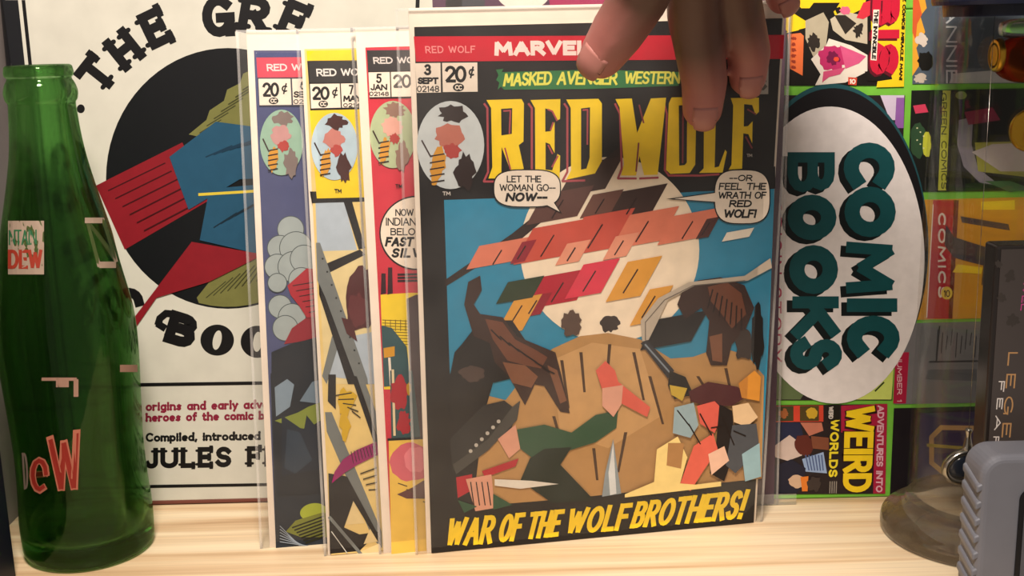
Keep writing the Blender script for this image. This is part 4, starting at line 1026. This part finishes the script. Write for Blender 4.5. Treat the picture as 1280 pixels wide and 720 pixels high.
# ================================================================= BLACK CASE
PC = Plane((203.4, 488, .2), 0, 0)
cs = thing('disc_case', 'dark glossy case with copper and white upright lettering in front of the vase', 'case', (260, 495, 0))
b = MB(); PC.box(b, 0, 0, 118, 164, -13, 0, simple('black_plastic', '#241f1d', .25)); b.build('case_shell', cs, bevel=1.5)
b = MB(); PC.box(b, 2, 1.5, 117, 162.5, 0, .25, simple('printed_sleeve', '#463f3c', .3)); b.build('cover_sheet', cs)
a = Print(PC, .3)
a.text('#b58a5c', 'LEGEND', ((1272, 440), (1257, 612), (1246, 612), (1260, 440)), 1.8, gap=.4)
a.text('#d6cdc6', 'FEAR IT', ((1256, 476), (1242, 612), (1235, 612), (1248, 476)), 1.4, gap=.4)
a.text('#c0458a', 'MARVEL', ((1290, 318), (1282, 388), (1275, 388), (1283, 318)), 1.3)
for x, y, r in ((1262, 345, 9), (1252, 372, 7), (1266, 400, 10), (1248, 330, 6)): a.blob('#3d3733', x, y, r, r, .5)
a.build('cover_lettering', cs)

# ================================================================= GREY CARTRIDGE
gc = thing('game_cartridge', 'grey plastic game cartridge with ribbed side and dark label recess, lower right corner', 'game cartridge', (245, 456, 0))
GREY = mat('#686970', .36, 'plastic')
def rounded(mb, x0, x1, z0, z1, r, y0, y1, m, n=8):
    pts = []
    for cx_, cz_, a0 in ((x1 - r, z1 - r, 0), (x0 + r, z1 - r, 90)):
        for i in range(n + 1):
            t = radians(a0 + 90 * i / n); pts.append((cx_ + r * cos(t), cz_ + r * sin(t)))
    pts += [(x0, z0), (x1, z0)]
    k = len(pts); vs = [(x, y0, z) for x, z in pts] + [(x, y1, z) for x, z in pts]
    fs = [tuple(range(k))[::-1] if False else tuple(range(k)), tuple(range(2 * k - 1, k - 1, -1))] + [(i, i + k, (i + 1) % k + k, (i + 1) % k) for i in range(k)]
    mb.mesh(vs, fs, m)
b = MB(); rounded(b, 187.6, 310, .3, 85.5, 9, 450, 470, GREY); b.build('shell', gc, bevel=3, seg=4, fix=True)
for i in range(9):
    b = MB(); z = 10 + i * 7.4
    b.box((186.4, 450.8, z), (3.4, 0, 1.6), (0, 16.5, 4), (0, 0, 3.2), GREY); b.build('grip_rib', gc, bevel=.8)
b = MB(); rounded(b, 203.5, 292, 1, 71.5, 5, 449.2, 450.6, mat('#0f0f12', .4, 'plastic')); b.build('label_recess', gc, fix=True)
b = MB(); rounded(b, 205.5, 290, 2, 69.5, 4, 448.9, 449.4, mat('#4d4e54', .5, 'paper')); b.build('label', gc, fix=True)

# ================================================================= NAVY BOOK at the left edge
nb = thing('hardcover_book', 'dark navy hardcover book standing at the left edge in front of the green bottle', 'book', (-262, 470, 0))
NAVY = mat('#090b1c', .5, 'cloth')
b = MB(); b.box((-250, 392, .3), (2.6, 0, 0), (0, 148, 0), (0, 0, 212), NAVY); b.build('front_board', nb, bevel=.6)
b = MB(); b.box((-277, 392, .3), (2.6, 0, 0), (0, 148, 0), (0, 0, 212), NAVY); b.build('back_board', nb, bevel=.6)
b = MB(); b.box((-274.3, 395, 3), (24.2, 0, 0), (0, 143, 0), (0, 0, 206), PAGES); b.build('page_block', nb)
b = MB(); b.box((-277, 538.2, .3), (29.6, 0, 0), (0, 2.6, 0), (0, 0, 212), NAVY); b.build('spine', nb, bevel=1)

# ================================================================= HAND
def at_px(x, y, depth):
    d = FW + RT * ((x - 640) / F_PX) - UP * ((y - 360) / F_PX)
    return EYE + d * (depth / d.y)
def on_cover(x, y, gap): 
    d = FW + RT * ((x - 640) / F_PX) - UP * ((y - 360) / F_PX)
    p = P3.px(x, y); return p + P3.n * gap
def capsule(bm, p0, p1, r0, r1, n=20):
    L = (p1 - p0).length; st = max(2, int(L / 2.2))
    for i in range(st + 1):
        t = i / st; c = p0.lerp(p1, t); r = r0 + (r1 - r0) * t
        bmesh.ops.create_icosphere(bm, subdivisions=2, radius=r, matrix=Matrix.Translation(c))
def chain(bm, pts):
    for (a_, ra), (c_, rc) in zip(pts[:-1], pts[1:]): capsule(bm, a_, c_, ra, rc)
bm = bmesh.new()
idx = [(on_cover(868, 131, 11.8), 9.6), (on_cover(867, 96, 15.5), 10.8), (at_px(868, 20, 524), 12.2), (at_px(862, -130, 482), 12.2)]
mid = [(on_cover(924, 93, 11), 9.0), (on_cover(922, 62, 14.5), 10.2), (at_px(919, -8, 524), 11.2), (at_px(905, -150, 480), 12)]
rng = [(on_cover(968, -4, 10.0), 7.8), (at_px(967, -40, 540), 8.8), (at_px(962, -90, 520), 9.8), (at_px(950, -180, 478), 11.4)]
pky = [(at_px(1000, -70, 548), 7), (at_px(1000, -100, 538), 7.6), (at_px(998, -145, 516), 8.6), (at_px(992, -205, 478), 10.4)]
thb = [(at_px(752, 70, 510), 10.0), (at_px(772, 40, 503), 11.6), (at_px(800, -4, 494), 12.2), (at_px(838, -100, 470), 14), (Vector((76, 425, 352)), 17)]
for f_ in (idx, mid, rng, pky, thb): chain(bm, f_)
wr = Vector((100, 392, 388))
for f_ in (idx, mid, rng, pky):
    chain(bm, [f_[-1], (f_[-1][0].lerp(wr, .5), 15), (wr, 20)])
chain(bm, [thb[-1], (wr, 20)])
chain(bm, [(idx[-1][0].lerp(wr, .35), 14), (pky[-1][0].lerp(wr, .35), 13)]); chain(bm, [(idx[-1][0].lerp(wr, .6), 15), (pky[-1][0].lerp(wr, .6), 14)])
chain(bm, [(wr + Vector((-9, 0, 0)), 19), (Vector((104, 330, 436)), 22), (Vector((112, 215, 520)), 33)])
chain(bm, [(wr + Vector((9, 0, 0)), 19), (Vector((122, 330, 436)), 22), (Vector((132, 215, 520)), 33)])
me = bpy.data.meshes.new('tmp'); 
HB = Vector((100, 392, 388))
for v in bm.verts: v.co = (v.co - HB) * S
bm.to_mesh(me); bm.free()
tmp = bpy.data.objects.new('tmp', me); C.objects.link(tmp)
r_ = tmp.modifiers.new('r', 'REMESH'); r_.mode = 'VOXEL'; r_.voxel_size = 1.5 * S
s_ = tmp.modifiers.new('s', 'SMOOTH'); s_.factor = .5; s_.iterations = 7
dg = bpy.context.evaluated_depsgraph_get(); dg.update()
hm = bpy.data.meshes.new_from_object(tmp.evaluated_get(dg)); bpy.data.objects.remove(tmp)
for p_ in hm.polygons: p_.use_smooth = True
ca = hm.color_attributes.new('pink_tip_light', 'FLOAT_COLOR', 'POINT')
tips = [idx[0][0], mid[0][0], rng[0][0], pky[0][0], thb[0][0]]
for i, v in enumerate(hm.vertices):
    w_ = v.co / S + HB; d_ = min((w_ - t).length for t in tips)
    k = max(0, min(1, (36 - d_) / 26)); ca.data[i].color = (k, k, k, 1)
sk = bpy.data.materials.new('skin'); sk.use_nodes = True; nt = sk.node_tree; bs = nt.nodes['Principled BSDF']
at = nt.nodes.new('ShaderNodeAttribute'); at.attribute_name = 'pink_tip_light'
mx = nt.nodes.new('ShaderNodeMix'); mx.data_type = 'RGBA'; mx.inputs[6].default_value = lin('#55362b'); mx.inputs[7].default_value = lin('#a5665e')  # shade painted into the dark skin, bounced light into the pinker tips
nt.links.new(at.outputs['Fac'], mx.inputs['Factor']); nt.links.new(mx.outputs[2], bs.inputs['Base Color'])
bs.inputs['Roughness'].default_value = .5; bs.inputs['Subsurface Weight'].default_value = .12; bs.inputs['Subsurface Radius'].default_value = (.004, .0015, .0008)
nz = nt.nodes.new('ShaderNodeTexNoise'); nz.inputs['Scale'].default_value = 420; bp = nt.nodes.new('ShaderNodeBump'); bp.inputs['Strength'].default_value = .15; bp.inputs['Distance'].default_value = .0006
tc = nt.nodes.new('ShaderNodeTexCoord'); nt.links.new(tc.outputs['Object'], nz.inputs['Vector']); nt.links.new(nz.outputs['Fac'], bp.inputs['Height']); nt.links.new(bp.outputs[0], bs.inputs['Normal'])
hm.materials.clear(); hm.materials.append(sk)
person = bpy.data.objects.new('person', None); C.objects.link(person); person.location = HB * S; person['_w'] = list(HB); person.empty_display_size = .01
tag(person, 'bare hand and forearm reaching down to hold the front comic at its top edge', 'person')
ho = bpy.data.objects.new('hand', hm); C.objects.link(ho); ho.parent = person
NAIL = simple('nail', '#a36c63', .4)
def nail(f_, wd, face):
    tip, r = f_[0]; ax = (tip - f_[1][0]).normalized(); up = (face - ax * face.dot(ax)).normalized(); sd = ax.cross(up)
    vs = []; fs = []; n = 8
    for sh in (.05, -.8):
        for i in range(n + 1):
            for j in range(n + 1):
                u = -1 + 2 * i / n; v = -1 + 2 * j / n
                x = u * wd * (1 - .18 * max(0, v) ** 2); y = v * wd * 1.15 + r * .2 - abs(u) ** 2 * wd * .25 * (1 if v > 0 else -.4)
                h_ = sqrt(max(0, (r * 1.0) ** 2 - x * x * .9)) - max(0, y - 0) ** 2 / (r * 2.6)
                vs.append(tip + sd * x + ax * y + up * (h_ + sh))
    k = (n + 1) ** 2
    for i in range(n):
        for j in range(n):
            a_ = i * (n + 1) + j; fs.append((a_, a_ + 1, a_ + n + 2, a_ + n + 1)); a_ += k; fs.append((a_, a_ + n + 1, a_ + n + 2, a_ + 1))
    rim = [i for i in range(n)] + [(i) * (n + 1) + n for i in range(n)] + [n * (n + 1) + n - i for i in range(n)] + [(n - i) * (n + 1) for i in range(n)]
    for q in range(len(rim)):
        a_, b_ = rim[q], rim[(q + 1) % len(rim)]; fs.append((a_, b_, b_ + k, a_ + k))
    mb = MB(); mb.mesh(vs, fs, NAIL); return mb.build('fingernail', ho, smooth=True, fix=True)
toward = Vector((0, -1, .15))
nail(idx, 5.6, toward); nail(mid, 5.3, toward); nail(rng, 5, toward); nail(pky, 4.4, toward); nail(thb, 6.4, Vector((-.3, -1, .2)))

for o in bpy.data.objects:
    for k in ('_w', '_keep'):
        if k in o: del o[k]
